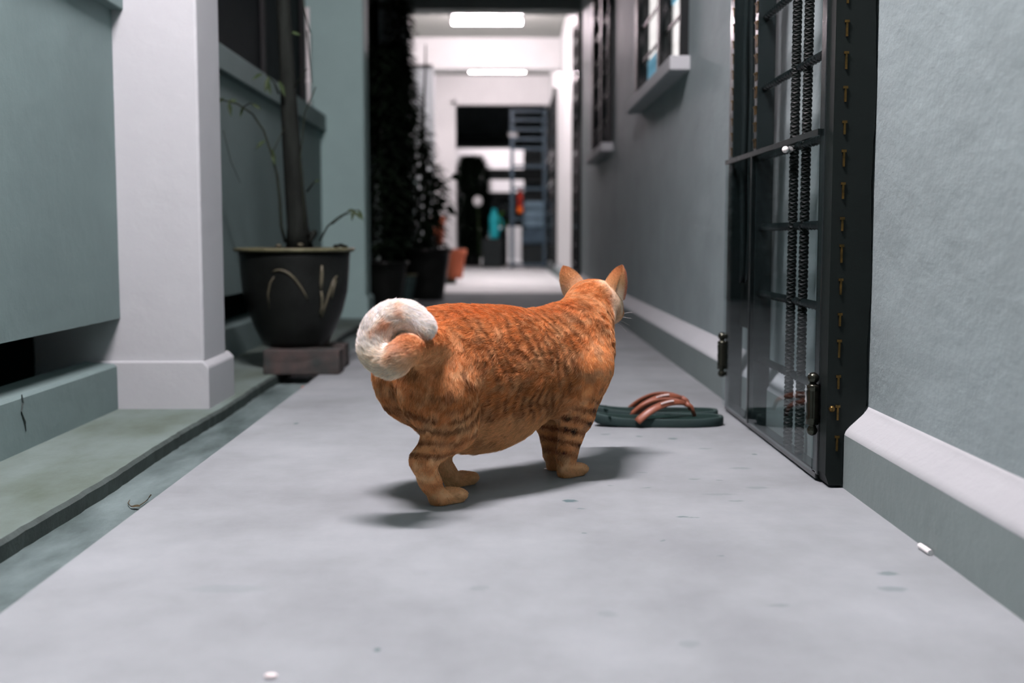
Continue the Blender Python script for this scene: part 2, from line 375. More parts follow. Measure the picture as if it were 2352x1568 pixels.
# near post: its notched back edge fits over the skirting
def near_post():
    bm = bmesh.new(); ys = (1.852, 1.905); n = 120; rows = []; rr = random.Random(3)
    for i in range(n + 1):
        z = .004 + (GT - .004) * i / n
        xr = .5435 if z < .095 else (.5435 + (z - .095) * 1.25 if z < .122 else .5795 + .0018 * math.sin(z * 23) + rr.uniform(-.0008, .0008))
        xl = GX - .004 + (.006 if z < .012 else 0)
        rows.append([bm.verts.new(p) for p in ((xl, ys[0], z), (xr, ys[0], z), (xr, ys[1], z), (xl, ys[1], z))])
    for a, b in zip(rows, rows[1:]):
        for k in range(4): bm.faces.new((a[k], a[(k + 1) % 4], b[(k + 1) % 4], b[k]))
    bm.faces.new(rows[0][::-1]); bm.faces.new(rows[-1]); return bm
gate_part('gate_post', near_post(), M['gate_matt'])
def gold_dashes(x, y, z0, z1, step=.05, ln=.026):
    bm = bmesh.new(); z = z0; rr = random.Random(9)
    while z < z1:
        l = ln * rr.uniform(.8, 1.15)
        v = bx(bm, x - .0016, x + .0016, y - .002, y + .001, z, z + l)
        bx(bm, x - .0036, x + .0036, y - .0025, y + .001, z + l - .004, z + l)
        z += step
    return bm
o = gate_part('gold_trim', gold_dashes(GX + .013, 1.8515, .06, GT - .02), M['gate_gold'], label='row of worn gold dashes'); o['kind'] = 'stuff'
gate_part('stile', boxes((GX - .006, GX + .020, 1.895, 1.925, .012, GT)), bevel=.002)
# far folded stiles with a lock plate between them
gate_part('stile', boxes((GX - .006, GX + .024, 2.655, 2.70, .012, GT)), bevel=.002)
gate_part('stile', boxes((GX - .006, GX + .030, 2.405, 2.432, .012, GT)), bevel=.002)
gate_part('lock_plate', boxes((GX + .018, GX + .024, 2.50, 2.66, .20, GT)), M['gate_matt'], bevel=.001)
for y, k in ((2.41, .55), (2.425, .9), (2.66, .35)):
    o = gate_part('gold_trim', gold_dashes(GX - .006, y, .58, GT - .02, step=.034, ln=.02), M['gate_gold']); o['kind'] = 'stuff'
def wavy(x, y, z0, z1, r, ph, amp=.004):
    bm = bmesh.new(); n = int((z1 - z0) / .02)
    tube(bm, [(x, y + amp * math.sin(ph + i * .45) + .006 * math.sin(ph * 2 + i * .11), z0 + (z1 - z0) * i / n) for i in range(n + 1)], r, seg=8); return bm
for y, r, ph in ((2.475, .007, .3), (2.53, .006, 1.7), (2.59, .007, 3.1)):
    gate_part('wavy_rod', wavy(GX + .008, y, .3, GT, r, ph), smooth=True)
# twisted square bars of the open part
for y, xo in ((2.135, .004), (2.075, .010)):
    gate_part('twisted_bar', twisted((GX + xo, y, .015), (GX + xo + .004, y, GT), .0085, turns=42, step=.0035), M['gate_matt'])
for z in (.15, .285, .42, .562, .70, .84, .98, 1.12, 1.26, 1.40):
    gate_part('cross_bar', twisted((GX + .010, 1.92, z), (GX + .010, 2.405, z), .0075, turns=38, step=.005))
gate_part('bottom_rail', boxes((GX - .006, GX + .018, 1.905, 2.70, .004, .018)), bevel=.002)
# clear sheet, two panes with a dark joint
for a, b in ((1.908, 2.412), (2.424, 2.698)):
    gate_part('clear_sheet', boxes((GX - .012, GX - .008, a, b, .016, .566)), M['sheet'], label='clear smoky plastic sheet')
gate_part('sheet_joint', boxes((GX - .013, GX - .007, 2.412, 2.424, .016, .57)))
gate_part('sheet_edge', boxes((GX - .0135, GX - .0065, 1.908, 2.698, .564, .574)))
gate_part('top_rail', boxes((GX - .006, GX + .018, 1.905, 2.70, GT, GT + .03)), bevel=.002)
bm = bmesh.new(); ball(bm, (GX - .016, 2.115, .556), .006, seg=10)
gate_part('clip', bm, mat('white_plastic_clip', (.8, .82, .8), rough=.4), smooth=True, label='small white plastic clip')
def hinge(y, x, z0=.078, z1=.182):
    r = .0105
    prof = [(0.001, 0)]
    L_ = z1 - z0
    for k in range(7): a = -PI / 2 + k * PI / 8; prof.append((.0085 * math.cos(a) + .0002, .0085 + .0085 * math.sin(a)))
    prof += [(.0055, .018), (r, .019)]
    for f in (.3, .33, .5, .53, .7, .73): prof.append((r * (1 if (int(f * 100) % 10) < 2 else .9), f * L_))
    prof += [(r, L_ - .026), (r * .95, L_ - .021), (.005, L_ - .018)]
    for k in range(8): a = -PI / 2.6 + k * PI / 8.4; prof.append((.0095 * math.cos(a) + .0002, L_ - .0095 + .0095 * math.sin(a)))
    bm = bmesh.new(); lathe(bm, prof, x, y, z0, seg=20)
    h = gate_part('hinge', bm, M['brass'], smooth=True, label='dark brass barrel hinge with ball finials')
    return h
hinge(1.893, GX - .016); hinge(2.70, GX - .014)
gate_part('hinge_screw', (lambda b: (ball(b, (GX + .004, 1.851, .128), .0055, seg=8), b)[1])(bmesh.new()), M['gate_gold'], smooth=True)

# second gate, folded far down the same wall
g2 = thing('folding_gate', 'dark gate leaf folded flat on the right wall at the lit end of the corridor', 'gate', (XR - .02, 8.95, 0))
part('stile', boxes((XR - .035, XR - .002, 8.80, 8.86, .01, 2.05)), M['gate_black'], g2)
part('stile', boxes((XR - .035, XR - .002, 9.36, 9.42, .01, 2.05)), M['gate_black'], g2)
bm = bmesh.new()
for k in range(15): part('rail', boxes((XR - .028, XR - .006, 8.86, 9.36, .05 + k * .14, .075 + k * .14)), M['gate_black'], g2)
bm.free()

# ================================================================ SANDALS
M['sole'] = mat('dark_green_rubber_sole', (.007, .020, .017), rough=.8, spec=.05, var=.15, scale=30, bump=.3, bscale=300, bdist=.0008)
M['sole_side'] = mat('grey_green_rubber_edge', (.022, .042, .040), rough=.7, var=.1, scale=20)
M['strap'] = mat('rust_brown_rubber_strap', (.19, .068, .038), rough=.4, spec=.3, var=.12, scale=30)
M['strapmark'] = mat('white_moulded_mark', (.75, .72, .7), rough=.5)
def sandal(cx, cy, rot, label, flip=1, L_=.278, Wd=.098, z0=0.0):
    T = Matrix.Translation((cx, cy, z0)) @ Matrix.Rotation(rot, 4, 'Z')
    t = thing('flip_flop', label, 'sandal', (cx, cy, z0), 'flip flops by the gate')
    n = 44
    def outline(k, sc=1.0):
        a = 2 * PI * k / n; c, s_ = math.cos(a), math.sin(a)
        x = (abs(c) ** .82) * math.copysign(1, c) * L_ / 2
        u = x / (L_ / 2)
        wv = (.80 + .20 * u - .10 * math.exp(-((u + .15) / .35) ** 2)) * Wd / 2
        y = (abs(s_) ** .78) * math.copysign(1, s_) * wv + flip * .004 * u
        return x * sc, y * sc
    def lift(x): u = x / (L_ / 2); return .0105 * max(0, -u - .25) ** 1.6 + .004 * max(0, u - .55)
    bm = bmesh.new()
    layers = [(.965, 0.0), (1.0, .003), (1.0, .016), (.992, .0185), (.955, .0185), (.93, .0172)]
    rings = []
    for sc, z in layers:
        rings.append([bm.verts.new(T @ Vector((outline(k, sc)[0], outline(k, sc)[1], z + lift(outline(k)[0]) + .0035 * (z > .01) * math.exp(-((outline(k)[0] + L_ / 2) / .03) ** 2)))) for k in range(n)])
    for a, b in zip(rings, rings[1:]):
        for k in range(n): bm.faces.new((a[k], a[(k + 1) % n], b[(k + 1) % n], b[k]))
    bm.faces.new(rings[0][::-1])
    part('sole', bm, M['sole_side'], t, smooth=True)
    bm = bmesh.new()
    c0 = [bm.verts.new(T @ Vector((outline(k, .931)[0], outline(k, .931)[1], .0174 + lift(outline(k)[0]) + .0035 * math.exp(-((outline(k)[0] + L_ / 2) / .03) ** 2)))) for k in range(n)]
    # footbed as strips between mirrored outline points
    for k in range(n // 2):
        a, b = c0[k], c0[(k + 1)]
        c_, d_ = c0[(n - k - 1) % n], c0[(n - k) % n]
        if len({a, b, c_, d_}) == 4: bm.faces.new((a, b, c_, d_))
        elif len({a, b, c_}) == 3: bm.faces.new((a, b, c_))
    bmesh.ops.remove_doubles(bm, verts=bm.verts, dist=1e-6)
    part('footbed', bm, M['sole'], t)
    # heel ridges
    for q in (.0,):
        bm = bmesh.new(); tube(bm, [T @ Vector((-L_ / 2 + .022 + q + .02 * (v / .03) ** 2 * .5, v, .0185 + lift(-L_ / 2 + .03))) for v in (-.03, -.018, 0, .018, .03)], .0022, seg=6)
        part('heel_ridge', bm, M['sole'], t, smooth=True)
    # Y strap: two arms from the sides meet above the toe post
    toe = Vector((.078, flip * .004, .019)); knot = Vector((.058, flip * .004, .046))
    for s in (-1, 1):
        A = Vector((-.052, s * .041, .014)); B = Vector((-.022, s * .039, .040)); C_ = Vector((.022, s * .024, .055)); D = knot
        bm = bmesh.new(); pts = []; ws = []
        for i in range(19):
            q = i / 18
            p = A * (1 - q) ** 3 + B * 3 * q * (1 - q) ** 2 + C_ * 3 * q * q * (1 - q) + D * q ** 3 + Vector((0, 0, .004 * math.sin(q * PI)))
            pts.append(p); ws.append(.0085 - .0035 * q + .001 * math.sin(q * PI))
        prev = None; rows = []
        for i, p in enumerate(pts):
            Tn = (pts[min(i + 1, 18)] - pts[max(i - 1, 0)]).normalized()
            side = Vector((0, 1, 0)); side = (side - Tn * side.dot(Tn)).normalized(); nr = Tn.cross(side)
            if nr.z < 0: nr = -nr
            out = (side * s + nr * .0).normalized() * s
            tilt = (side * .55 - nr * s * .85).normalized(); nr2 = Tn.cross(tilt).normalized()
            if nr2.z < 0: nr2 = -nr2
            rows.append([bm.verts.new(T @ (p + tilt * ws[i] * u + nr2 * v * .0022)) for u, v in ((-1, .2), (-.5, 1), (.5, 1), (1, .2), (.9, -1), (-.9, -1))])
        for a, b in zip(rows, rows[1:]):
            for k in range(6): bm.faces.new((a[k], a[(k + 1) % 6], b[(k + 1) % 6], b[k]))
        bm.faces.new(rows[0]); bm.faces.new(rows[-1][::-1]); bmesh.ops.recalc_face_normals(bm, faces=bm.faces)
        stp = part('strap', bm, M['strap'], t, smooth=True)
        if s == (-1):
            bm = bmesh.new()
            for q in np.linspace(.50, .72, 7):
                i = q * 18; i0 = int(i); p = pts[i0].lerp(pts[i0 + 1], i - i0)
                c = T @ (p + Vector((0, -.003, .0042)))
                v = bx(bm, c.x - .0016, c.x + .0016, c.y - .003, c.y + .001, c.z - .001, c.z + .0014)
            mk = finish('moulded_mark', bm, M['strapmark'], stp, label='worn white moulded mark'); mk.matrix_parent_inverse = Matrix.Identity(4)
    bm = bmesh.new(); tube(bm, [T @ knot, T @ (knot.lerp(toe, .4) + Vector((.004, 0, .004))), T @ toe], [.0062, .0048, .0042], seg=10)
    part('toe_post', bm, M['strap'], t, smooth=True)
    return t
sandal(.333, 2.485, math.radians(1.5), 'dark green flip flop with brown straps, the one of the pair fully in view', 1)
sandal(.338, 2.588, math.radians(-1.0), 'dark green flip flop with brown straps, lying behind and partly hidden by its mate', -1)

# ================================================================ POTTED TREE on bricks
M['glaze'] = mat('dark_glazed_stoneware', (.008, .010, .009), rough=.3, var=.4, scale=12, spec=.15, bump=.1, bscale=20, bdist=.002)
M['glaze_rim'] = mat('worn_green_brown_rim', (.10, .105, .06), rough=.45, var=.4, scale=25)
M['relief'] = mat('ochre_glazed_relief', (.075, .075, .05), rough=.35, var=.4, scale=30)
M['soil'] = mat('dark_potting_soil', (.022, .018, .013), rough=.95, var=.4, scale=60, bump=.8, bscale=90, bdist=.006)
M['bark'] = mat('dark_grey_bark', (.011, .014, .012), rough=.85, spec=.05, var=.4, scale=30, bump=.7, bscale=60, bdist=.006, stretch=(1, 1, .3))
M['twig'] = mat('thin_green_grey_twig', (.018, .024, .016), rough=.8, spec=.05, var=.3, scale=30)
M['leaf'] = mat('dull_green_leaf', (.022, .042, .014), rough=.6, var=.4, scale=15)
M['leaf_dark'] = mat('dark_evergreen_leaf', (.007, .014, .008), rough=.7, spec=.05, var=.4, scale=12)
M['terracotta'] = mat('orange_terracotta', (.55, .15, .075), rough=.6, var=.12, scale=10)
M['brick'] = mat('dirty_red_brick', (.055, .042, .038), rough=.85, var=.5, scale=14, bump=.6, bscale=60, bdist=.004, alt=(.025, .034, .032))
def brick(x0, x1, y0, y1, z0, z1, label, rot=0):
    bm = boxes((x0, x1, y0, y1, z0, z1)); bmesh.ops.subdivide_edges(bm, edges=bm.edges, cuts=3, use_grid_fill=True)
    rr = random.Random(int(y0 * 100))
    for v in bm.verts: v.co += Vector((rr.uniform(-.0016, .0016), rr.uniform(-.0016, .0016), rr.uniform(-.001, .001)))
    o = finish('brick', bm, M['brick'], bevel=.004); return tag(o, label, 'brick')
brick(-.700, -.478, 3.42, 3.52, .0, .072, 'front brick under the large dark plant pot, bridging the drain')
brick(-.705, -.485, 3.60, 3.70, .0, .072, 'rear brick under the large dark plant pot, hidden behind the front brick')
PX, PY = -.630, 3.572
def plant_pot(name, label, px_, py_, z0, H, prof, group=None, m='glaze', rim_m='glaze_rim', seg=48, soil=True):
    t = thing(name, label, 'plant pot', (px_, py_, z0), group)
    bm = bmesh.new(); lathe(bm, [(r, z * H) for r, z in prof], px_, py_, z0, seg=seg); part('pot_body', bm, M[m], t, smooth=True)
    R_ = prof[-1][0]
    bm = bmesh.new(); lathe(bm, [(R_ * .94, H * .955), (R_ * 1.06, H * .962), (R_ * 1.085, H * .985), (R_ * 1.06, H), (R_ * .93, H * .998), (R_ * .9, H * .97)], px_, py_, z0, seg=seg); part('pot_rim', bm, M[rim_m], t, smooth=True)
    if soil:
        bm = bmesh.new(); lathe(bm, [(R_ * .90, H * .93), (R_ * .91, H * .985), (R_ * .5, H * 1.0), (.01, H * 1.005)], px_, py_, z0, seg=24); part('soil', bm, M['soil'], t)
    return t
bigprof = [(.088, 0), (.098, .01), (.104, .06), (.122, .18), (.143, .36), (.157, .55), (.162, .72), (.165, .90), (.168, .96)]
tree = plant_pot('potted_tree', 'bare thin-trunked tree in a large dark glazed pot, standing on bricks behind the first pillar', PX, PY, .073, .296, bigprof)
tree['category'] = 'potted plant'
def pot_surface(u, zf, off=.002):
    """u: angle from facing the camera side, zf: share of the height"""
    rs = np.interp(zf, [p[1] for p in bigprof], [p[0] for p in bigprof])
    a = -PI / 2 + u
    return Vector((PX + (rs + off) * math.cos(a), PY + (rs + off) * math.sin(a), .073 + .296 * zf))
def relief(pts, r):
    bm = bmesh.new(); P_ = [pot_surface(u, z) for u, z in pts]; tube(bm, P_, [r * (.4 + .6 * math.sin(PI * (i + .5) / len(P_))) for i in range(len(P_))], seg=6)
    part('relief_ornament', bm, M['relief'], tree, smooth=True, label='raised scroll ornament')
relief([(-.22 + .62 * q, .70 + .10 * math.sin(PI * (.25 + .75 * q)) - .20 * q * q) for q in np.linspace(0, 1, 12)], .0045)
relief([(-.36, .40), (-.34, .55), (-.28, .66), (-.20, .72)], .003)
relief([(.66, .83), (.665, .75), (.66, .66), (.655, .58)], .006)
relief([(.66, .58), (.70, .50), (.72, .42), (.69, .34)], .005)
relief([(.74, .30), (.80, .45), (.86, .58), (.93, .68), (1.02, .72)], .0045)
relief([(.92, .50), (.94, .60), (.99, .68)], .005)
def px_path(pts): return [at(a, b, c) for a, b, c in pts]
TP = px_path([(688, 572, PY), (684, 520, PY), (676, 430, PY), (669, 330, PY - .01), (663, 230, PY - .01), (657, 120, PY), (650, 0, PY), (646, -90, PY)])
bm = bmesh.new(); tube(bm, TP, [.042, .032, .029, .027, .024, .022, .020, .018], seg=12); part('trunk', bm, M['bark'], tree, smooth=True)
bm = bmesh.new(); tube(bm, px_path([(712, 556, PY - .04), (722, 535, PY - .03), (700, 548, PY)]), [.006, .011, .012], seg=6); part('root_knob', bm, M['bark'], tree, smooth=True)
for pts, r in (([(655, 556, 3.55), (646, 520, 3.53), (643, 460, 3.52), (636, 400, 3.50), (624, 355, 3.48), (606, 300, 3.45), (580, 262, 3.43), (545, 238, 3.40), (505, 228, 3.38)], .0048),
               ([(624, 355, 3.48), (640, 320, 3.5), (652, 295, 3.52)], .0022), ([(700, 556, 3.56), (698, 470, 3.53), (690, 360, 3.52), (700, 260, 3.5), (725, 200, 3.48)], .003),
               ([(672, 205, 3.56), (690, 180, 3.54), (706, 158, 3.52)], .002), ([(712, 75, 3.5), (702, 35, 3.5), (694, -10, 3.5)], .002), ([(705, 70, 3.5), (716, 190, 3.49)], .002),
               ([(705, 440, 3.54), (716, 425, 3.52), (722, 418, 3.5)], .003), ([(640, 215, 3.54), (630, 190, 3.52), (612, 172, 3.48)], .003), ([(560, 245, 3.42), (575, 236, 3.40), (590, 246, 3.38)], .0018),
               ([(735, 552, 3.50), (752, 520, 3.46), (775, 500, 3.44), (800, 486, 3.42), (822, 482, 3.40)], .0028), ([(762, 515, 3.45), (790, 494, 3.43), (812, 488, 3.41)], .0018),
               ([(513, 300, 3.3), (530, 370, 3.34), (552, 420, 3.38)], .0012)):
    bm = bmesh.new(); tube(bm, px_path(pts), [r * (1 - .55 * i / len(pts)) for i in range(len(pts))], seg=6); part('branch', bm, M['twig'], tree, smooth=True)
rr = random.Random(21)
for x, y, Y, dx, dz, L_ in [(618, 175, 3.47, -.3, -1, .040), (604, 170, 3.47, -1, -.2, .035), (612, 180, 3.47, .3, -1, .038), (622, 340, 3.48, .3, -1, .042), (610, 322, 3.46, -1, -.6, .034),
                            (560, 243, 3.42, -.5, -1, .028), (576, 238, 3.40, 1, -.3, .03), (515, 225, 3.38, -1, -.5, .045), (525, 232, 3.38, .2, -1, .035), (812, 482, 3.41, -.2, -1, .026), (806, 484, 3.41, 1, -.4, .030),
                            (822, 480, 3.40, .6, -1, .030), (798, 484, 3.42, 1, .3, .026), (815, 486, 3.4, 1, -.9, .024), (640, 185, 3.5, .5, -1, .04), (722, 418, 3.5, 1, .6, .022), (668, 75, 3.5, 1, 0, .03), (545, 232, 3.4, -1, .2, .03)]:
    bm = bmesh.new(); leaf_into(bm, at(x, y, Y), Vector((dx, rr.uniform(-.3, .3), dz)), Vector((0, -1, .3)), L_, L_ * .34); part('leaf', bm, M['leaf'], tree)
# pebbles and bits along the pot rim
for x, y in ((772, 565), (783, 563), (792, 566), (640, 564), (690, 562)):
    bm = bmesh.new(); ball(bm, at(x, y, 3.52), .008, (1.2, 1, .7), seg=8); part('pebble', bm, M['bark'] if x > 700 else M['relief'], tree, smooth=True)

# ================================================================ DARK PLANTS further along the left side
def bush(name, label, x, y, z0, prof, n, seed, leafL=.07, m='leaf_dark', pot=None, group=None):
    t = thing(name, label, 'potted plant', (x, y, 0), group)
    if pot:
        R_, H = pot
        bm = bmesh.new(); lathe(bm, [(R_ * .68, 0.0), (R_ * .72, H * .1), (R_ * .9, H * .7), (R_ * .96, H * .92), (R_ * 1.06, H * .93), (R_ * 1.06, H), (R_ * .93, H), (R_ * .9, H * .93)], x, y, z0, seg=28); part('pot', bm, M['glaze'], t, smooth=True)
        bm = bmesh.new(); lathe(bm, [(R_ * .9, H * .9), (R_ * .5, H * .95), (.01, H * .96)], x, y, z0, seg=20); part('soil', bm, M['soil'], t)
    rr = random.Random(seed); top = prof[-1][0]; base = z0 + (pot[1] * .93 if pot else 0)
    bm = bmesh.new(); tube(bm, [(x + .01 * math.sin(k), y, base + (top - base) * k / 8) for k in range(9)], [.022 - .018 * k / 8 for k in range(9)], seg=8); part('stem', bm, M['bark'], t, smooth=True)
    bm = bmesh.new(); zz = [p[0] for p in prof]
    for i in range(n):
        z = zz[0] + (zz[-1] - zz[0]) * rr.random()
        r = np.interp(z, zz, [p[1] for p in prof]); cxx = np.interp(z, zz, [p[2] for p in prof])
        a = rr.uniform(0, 2 * PI); q = r * (rr.random() ** .45) * rr.uniform(.8, 1.12)
        p = Vector((x + cxx + q * math.cos(a), y + q * math.sin(a), z))
        d = Vector((math.cos(a), math.sin(a), rr.uniform(-.5, .7)))
        leaf_into(bm, p, d, Vector((0, 0, 1)), leafL * rr.uniform(.6, 1.3), leafL * rr.uniform(.28, .45))
    f = part('foliage', bm, M[m], t); f['kind'] = 'stuff'
    return t
tall = bush('potted_shrub', 'tall dark evergreen shrub in a round black pot against the lit corridor end', -.50, 7.62, 0,
     [(.34, .07, 0), (.5, .15, -.03), (.75, .17, -.04), (1.0, .14, -.11), (1.25, .10, -.15), (1.50, .05, -.17), (1.62, .02, -.17)], 2600, 4, .075, pot=(.165, .33))
bush('potted_shrub', 'dense dark shrub between the second pillar and the tall shrub, lowest of the three', -.66, 6.55, 0,
     [(.3, .10, 0), (.5, .135, 0.01), (.85, .135, .01), (1.2, .12, 0), (1.42, .06, 0)], 2400, 5, .070, pot=(.13, .27))
bush('potted_shrub', 'tallest dark leafy tree filling the bay before the bright portal', -.725, 8.35, 0,
     [(.3, .07, 0), (.5, .085, 0), (1.0, .085, 0), (1.5, .085, 0), (1.9, .085, 0), (2.05, .06, 0)], 3200, 6, .062, pot=(.15, .30))
# thin sprays leaning out of the tall shrub
t = tall
for pts in ([(985, 480, 8.2), (995, 440, 8.2), (1015, 418, 8.15), (1038, 410, 8.1)], [(975, 520, 8.2), (985, 440, 8.2), (985, 400, 8.2)], [(990, 520, 8.2), (1000, 490, 8.2), (1022, 476, 8.2)], [(960, 520, 8.2), (972, 400, 8.2), (962, 350, 8.2)]):
    bm = bmesh.new(); tube(bm, px_path([(a, b, y_ - .45) for a, b, y_ in pts]), .006, seg=6); part('arching_stem', bm, M['leaf_dark'], t, smooth=True)
rr = random.Random(8)
for x, y in [(1035, 408), (1020, 415), (1005, 428), (1024, 474), (1018, 480), (985, 402), (990, 420), (978, 440), (1000, 480), (996, 500), (985, 470), (1005, 465), (965, 355), (970, 375), (1012, 470), (985, 500), (992, 455), (975, 395), (1000, 440), (965, 330)]:
    bm = bmesh.new(); p = at(x, y, 7.75 + rr.uniform(-.1, .1)); leaf_into(bm, p, Vector((rr.uniform(-1, 1), rr.uniform(-.4, .4), rr.uniform(-.6, .6))), Vector((0, -1, .2)), .085, .05); part('leaf', bm, M['leaf_dark'], t)
# grey-green small pot on the ledge behind the second pillar
t = plant_pot('plant_pot', 'small grey green pot in the dark between the second pillar and the black pot', -.585, 6.75, 0, .19, [(.06, 0), (.07, .3), (.085, .7), (.09, .96)], m='sole_side', rim_m='glaze_rim', seg=24)
# terracotta pots in the light
def terracotta(x, y, z0, H, R_, label):
    t = thing('terracotta_pot', label, 'plant pot', (x, y, z0))
    bm = bmesh.new(); lathe(bm, [(R_ * .62, 0), (R_ * .66, H * .05), (R_ * .88, H * .74), (R_ * .86, H * .78), (R_, H * .79), (R_ * 1.02, H * .99), (R_ * .9, H), (R_ * .85, H * .85)], x, y, z0, seg=32); part('pot_body', bm, M['terracotta'], t, smooth=False)
    bm = bmesh.new(); lathe(bm, [(R_ * .84, H * .84), (R_ * .4, H * .9), (.005, H * .9)], x, y, z0, seg=20); part('soil', bm, M['soil'], t)
    return t
g = at(1045, 636, 10.2)
terracotta(g.x, 10.2, .045, .255, .100, 'orange terracotta pot with a wide rim, standing lowest beside the far doorway')
o = finish('brick', boxes((g.x - .10, g.x + .01, 10.15, 10.25, 0, .045)), M['relief'], bevel=.004); tag(o, 'pale brick under the orange terracotta pot', 'brick')
g = at(1008, 560, 10.75)
terracotta(g.x, 10.75, .34, .25, .062, 'tall narrow orange terracotta pot raised on a dark stand behind the shrub')
bm = bmesh.new(); sx = g.x
st = thing('plant_stand', 'dark square stand under the raised narrow orange pot', 'stand', (sx, 10.75, 0))
part('stand_top', boxes((sx - .12, sx + .08, 10.65, 10.85, .315, .34)), M['dark_wood'], st)
for a in (-.11, .07):
    for b in (-.09, .09): part('leg', boxes((sx + a - .012, sx + a + .012, 10.75 + b - .012, 10.75 + b + .012, 0, .315)), M['dark_wood'], st)
bm.free()
t = thing('low_plant', 'low yellow green plant at the foot of the raised orange pot', 'potted plant', (g.x + .02, 10.45, 0))
bm = bmesh.new(); lathe(bm, [(.06, 0), (.085, .22), (.075, .22)], g.x - .04, 10.42, 0, seg=18); part('pot', bm, M['glaze'], t)
for k in range(16):
    bm = bmesh.new(); a = rr.uniform(0, 2 * PI); leaf_into(bm, Vector((g.x - .04 + .03 * math.cos(a), 10.42 + .03 * math.sin(a), .22)), Vector((math.cos(a), math.sin(a), 1.1)), Vector((0, 0, 1)), .12, .04); part('leaf', bm, M['leaf'], t)

# ================================================================ FAR DOORWAY: gate leaf and what shows beyond
M['bluegate'] = mat('blue_grey_gate_paint', (.05, .085, .11), rough=.4)
gl = thing('door_gate', 'blue grey slatted gate leaf standing in the right half of the far doorway', 'gate', (.12, DOORY + .2, 0))
gx0, gx1, gy = at(1172, 400, DOORY + .2).x, .555, DOORY + .2
part('frame_post', boxes((gx0, gx0 + .045, gy - .02, gy + .02, .02, 2.0)), M['bluegate'], gl)
part('frame_post', boxes((gx1 - .045, gx1, gy - .02, gy + .02, .02, 2.0)), M['bluegate'], gl)
for z in (.04, .62, 1.0, 1.28, 1.5, 1.62, 1.74, 1.86, 1.97):
    part('slat', boxes((gx0 + .045, gx1 - .045, gy - .012, gy + .012, z, z + .03)), M['bluegate'], gl)
part('lock_box', boxes((gx0 - .02, gx0 + .09, gy - .03, gy + .03, 1.66, 1.71)), M['endcap'], gl)
g3 = thing('door_gate', 'black gate leaf swung open along the right wall beside the far doorway', 'gate', (XR - .03, 12.7, 0))
for a in (12.62, 14.62): part('frame_post', boxes((XR - .05, XR - .004, a, a + .06, .02, 1.98)), M['gate_black'], g3)
for k in range(13): part('slat', boxes((XR - .045, XR - .01, 12.68, 14.62, .05 + k * .155, .08 + k * .155)), M['gate_black'], g3)
part('back_panel', boxes((XR - .012, XR - .006, 12.68, 14.62, .05, 1.95)), M['gate_black'], g3)
M['dim'] = mat('dark_grey_panel', (.02, .028, .028), rough=.6)
o = struct('ceiling_duct', boxes((-.9, .32, 17.6, 18.0, 1.74, 1.90)), M['dim'])
bush('potted_shrub', 'big dark rounded bush in a pot at the left side beyond the far doorway', -.43, 16.5, 0,
     [(.2, .16, 0), (.5, .21, 0), (1.0, .21, 0), (1.35, .19, 0), (1.52, .10, 0)], 6500, 14, .10, pot=(.16, .25))
M['cyan'] = mat('turquoise_plastic', (.03, .50, .55), rough=.35)
M['green'] = mat('bright_green_leaf', (.10, .33, .02), rough=.5)
M['red'] = mat('red_plastic', (.45, .035, .02), rough=.4)
M['orange'] = mat('orange_plastic', (.85, .16, .02), rough=.4)
c = at(1135, 548, 15.6)
bc = thing('water_jug', 'tall turquoise plastic jug standing on a dark crate beyond the far doorway', 'jug', (c.x, 15.6, c.z))
bm = bmesh.new(); lathe(bm, [(.055, 0), (.064, .02), (.066, .26), (.058, .31), (.036, .34), (.030, .37)], c.x, 15.6, c.z, seg=24); part('jug_body', bm, M['cyan'], bc, smooth=True)
bm = bmesh.new(); lathe(bm, [(.034, .355), (.036, .385), (.01, .395)], c.x, 15.6, c.z, seg=20); part('jug_cap', bm, M['cyan'], bc, smooth=True)
bm = bmesh.new(); tube(bm, [(c.x + .055, 15.6, c.z + .10), (c.x + .105, 15.6, c.z + .14), (c.x + .105, 15.6, c.z + .24), (c.x + .05, 15.6, c.z + .29)], .009, seg=8); part('jug_handle', bm, M['cyan'], bc, smooth=True)
cr = thing('crate', 'dark slatted crate under the turquoise jug', 'crate', (c.x, 15.6, 0))
for k in range(4):
    h = (c.z - .01) / 4
    part('slat', boxes((c.x - .16, c.x + .10, 15.48, 15.50, k * h + .01, k * h + h - .008)), M['dim'], cr)
part('crate_box', boxes((c.x - .155, c.x + .095, 15.5, 15.72, 0, c.z)), M['dim'], cr)
gp = thing('green_plant', 'bright green leafy plant just behind the turquoise jug', 'plant', (c.x + .05, 15.95, 0))
bm = bmesh.new(); lathe(bm, [(.07, 0), (.10, .5), (.08, .5)], c.x + .05, 15.95, 0, seg=18); part('pot', bm, M['dim'], gp)
for k in range(22):
    bm = bmesh.new(); a = rr.uniform(0, 2 * PI); leaf_into(bm, Vector((c.x + .05, 15.95, .5 + rr.uniform(0, .18))), Vector((math.cos(a), math.sin(a) * .5, rr.uniform(.1, 1.3))), Vector((0, 0, 1)), .16, .08); part('leaf', bm, M['green'], gp)
r0 = at(1194, 490, 15.3)
fe = thing('fire_extinguisher', 'slim red cylinder with an orange foot, hanging on the blue grey gate', 'fire extinguisher', (r0.x, 15.3, r0.z))
bm = bmesh.new(); lathe(bm, [(.030, .07), (.034, .09), (.034, .27), (.02, .31), (.012, .33)], r0.x, 15.1, r0.z, seg=18); part('cylinder_body', bm, M['red'], fe, smooth=True)
bm = bmesh.new(); lathe(bm, [(.034, 0), (.040, .02), (.038, .075)], r0.x, 15.1, r0.z, seg=18); part('foot_ring', bm, M['orange'], fe, smooth=True)
part('bracket', boxes((r0.x - .01, r0.x + .01, 15.02, 15.10, r0.z + .14, r0.z + .17)), M['dim'], fe)
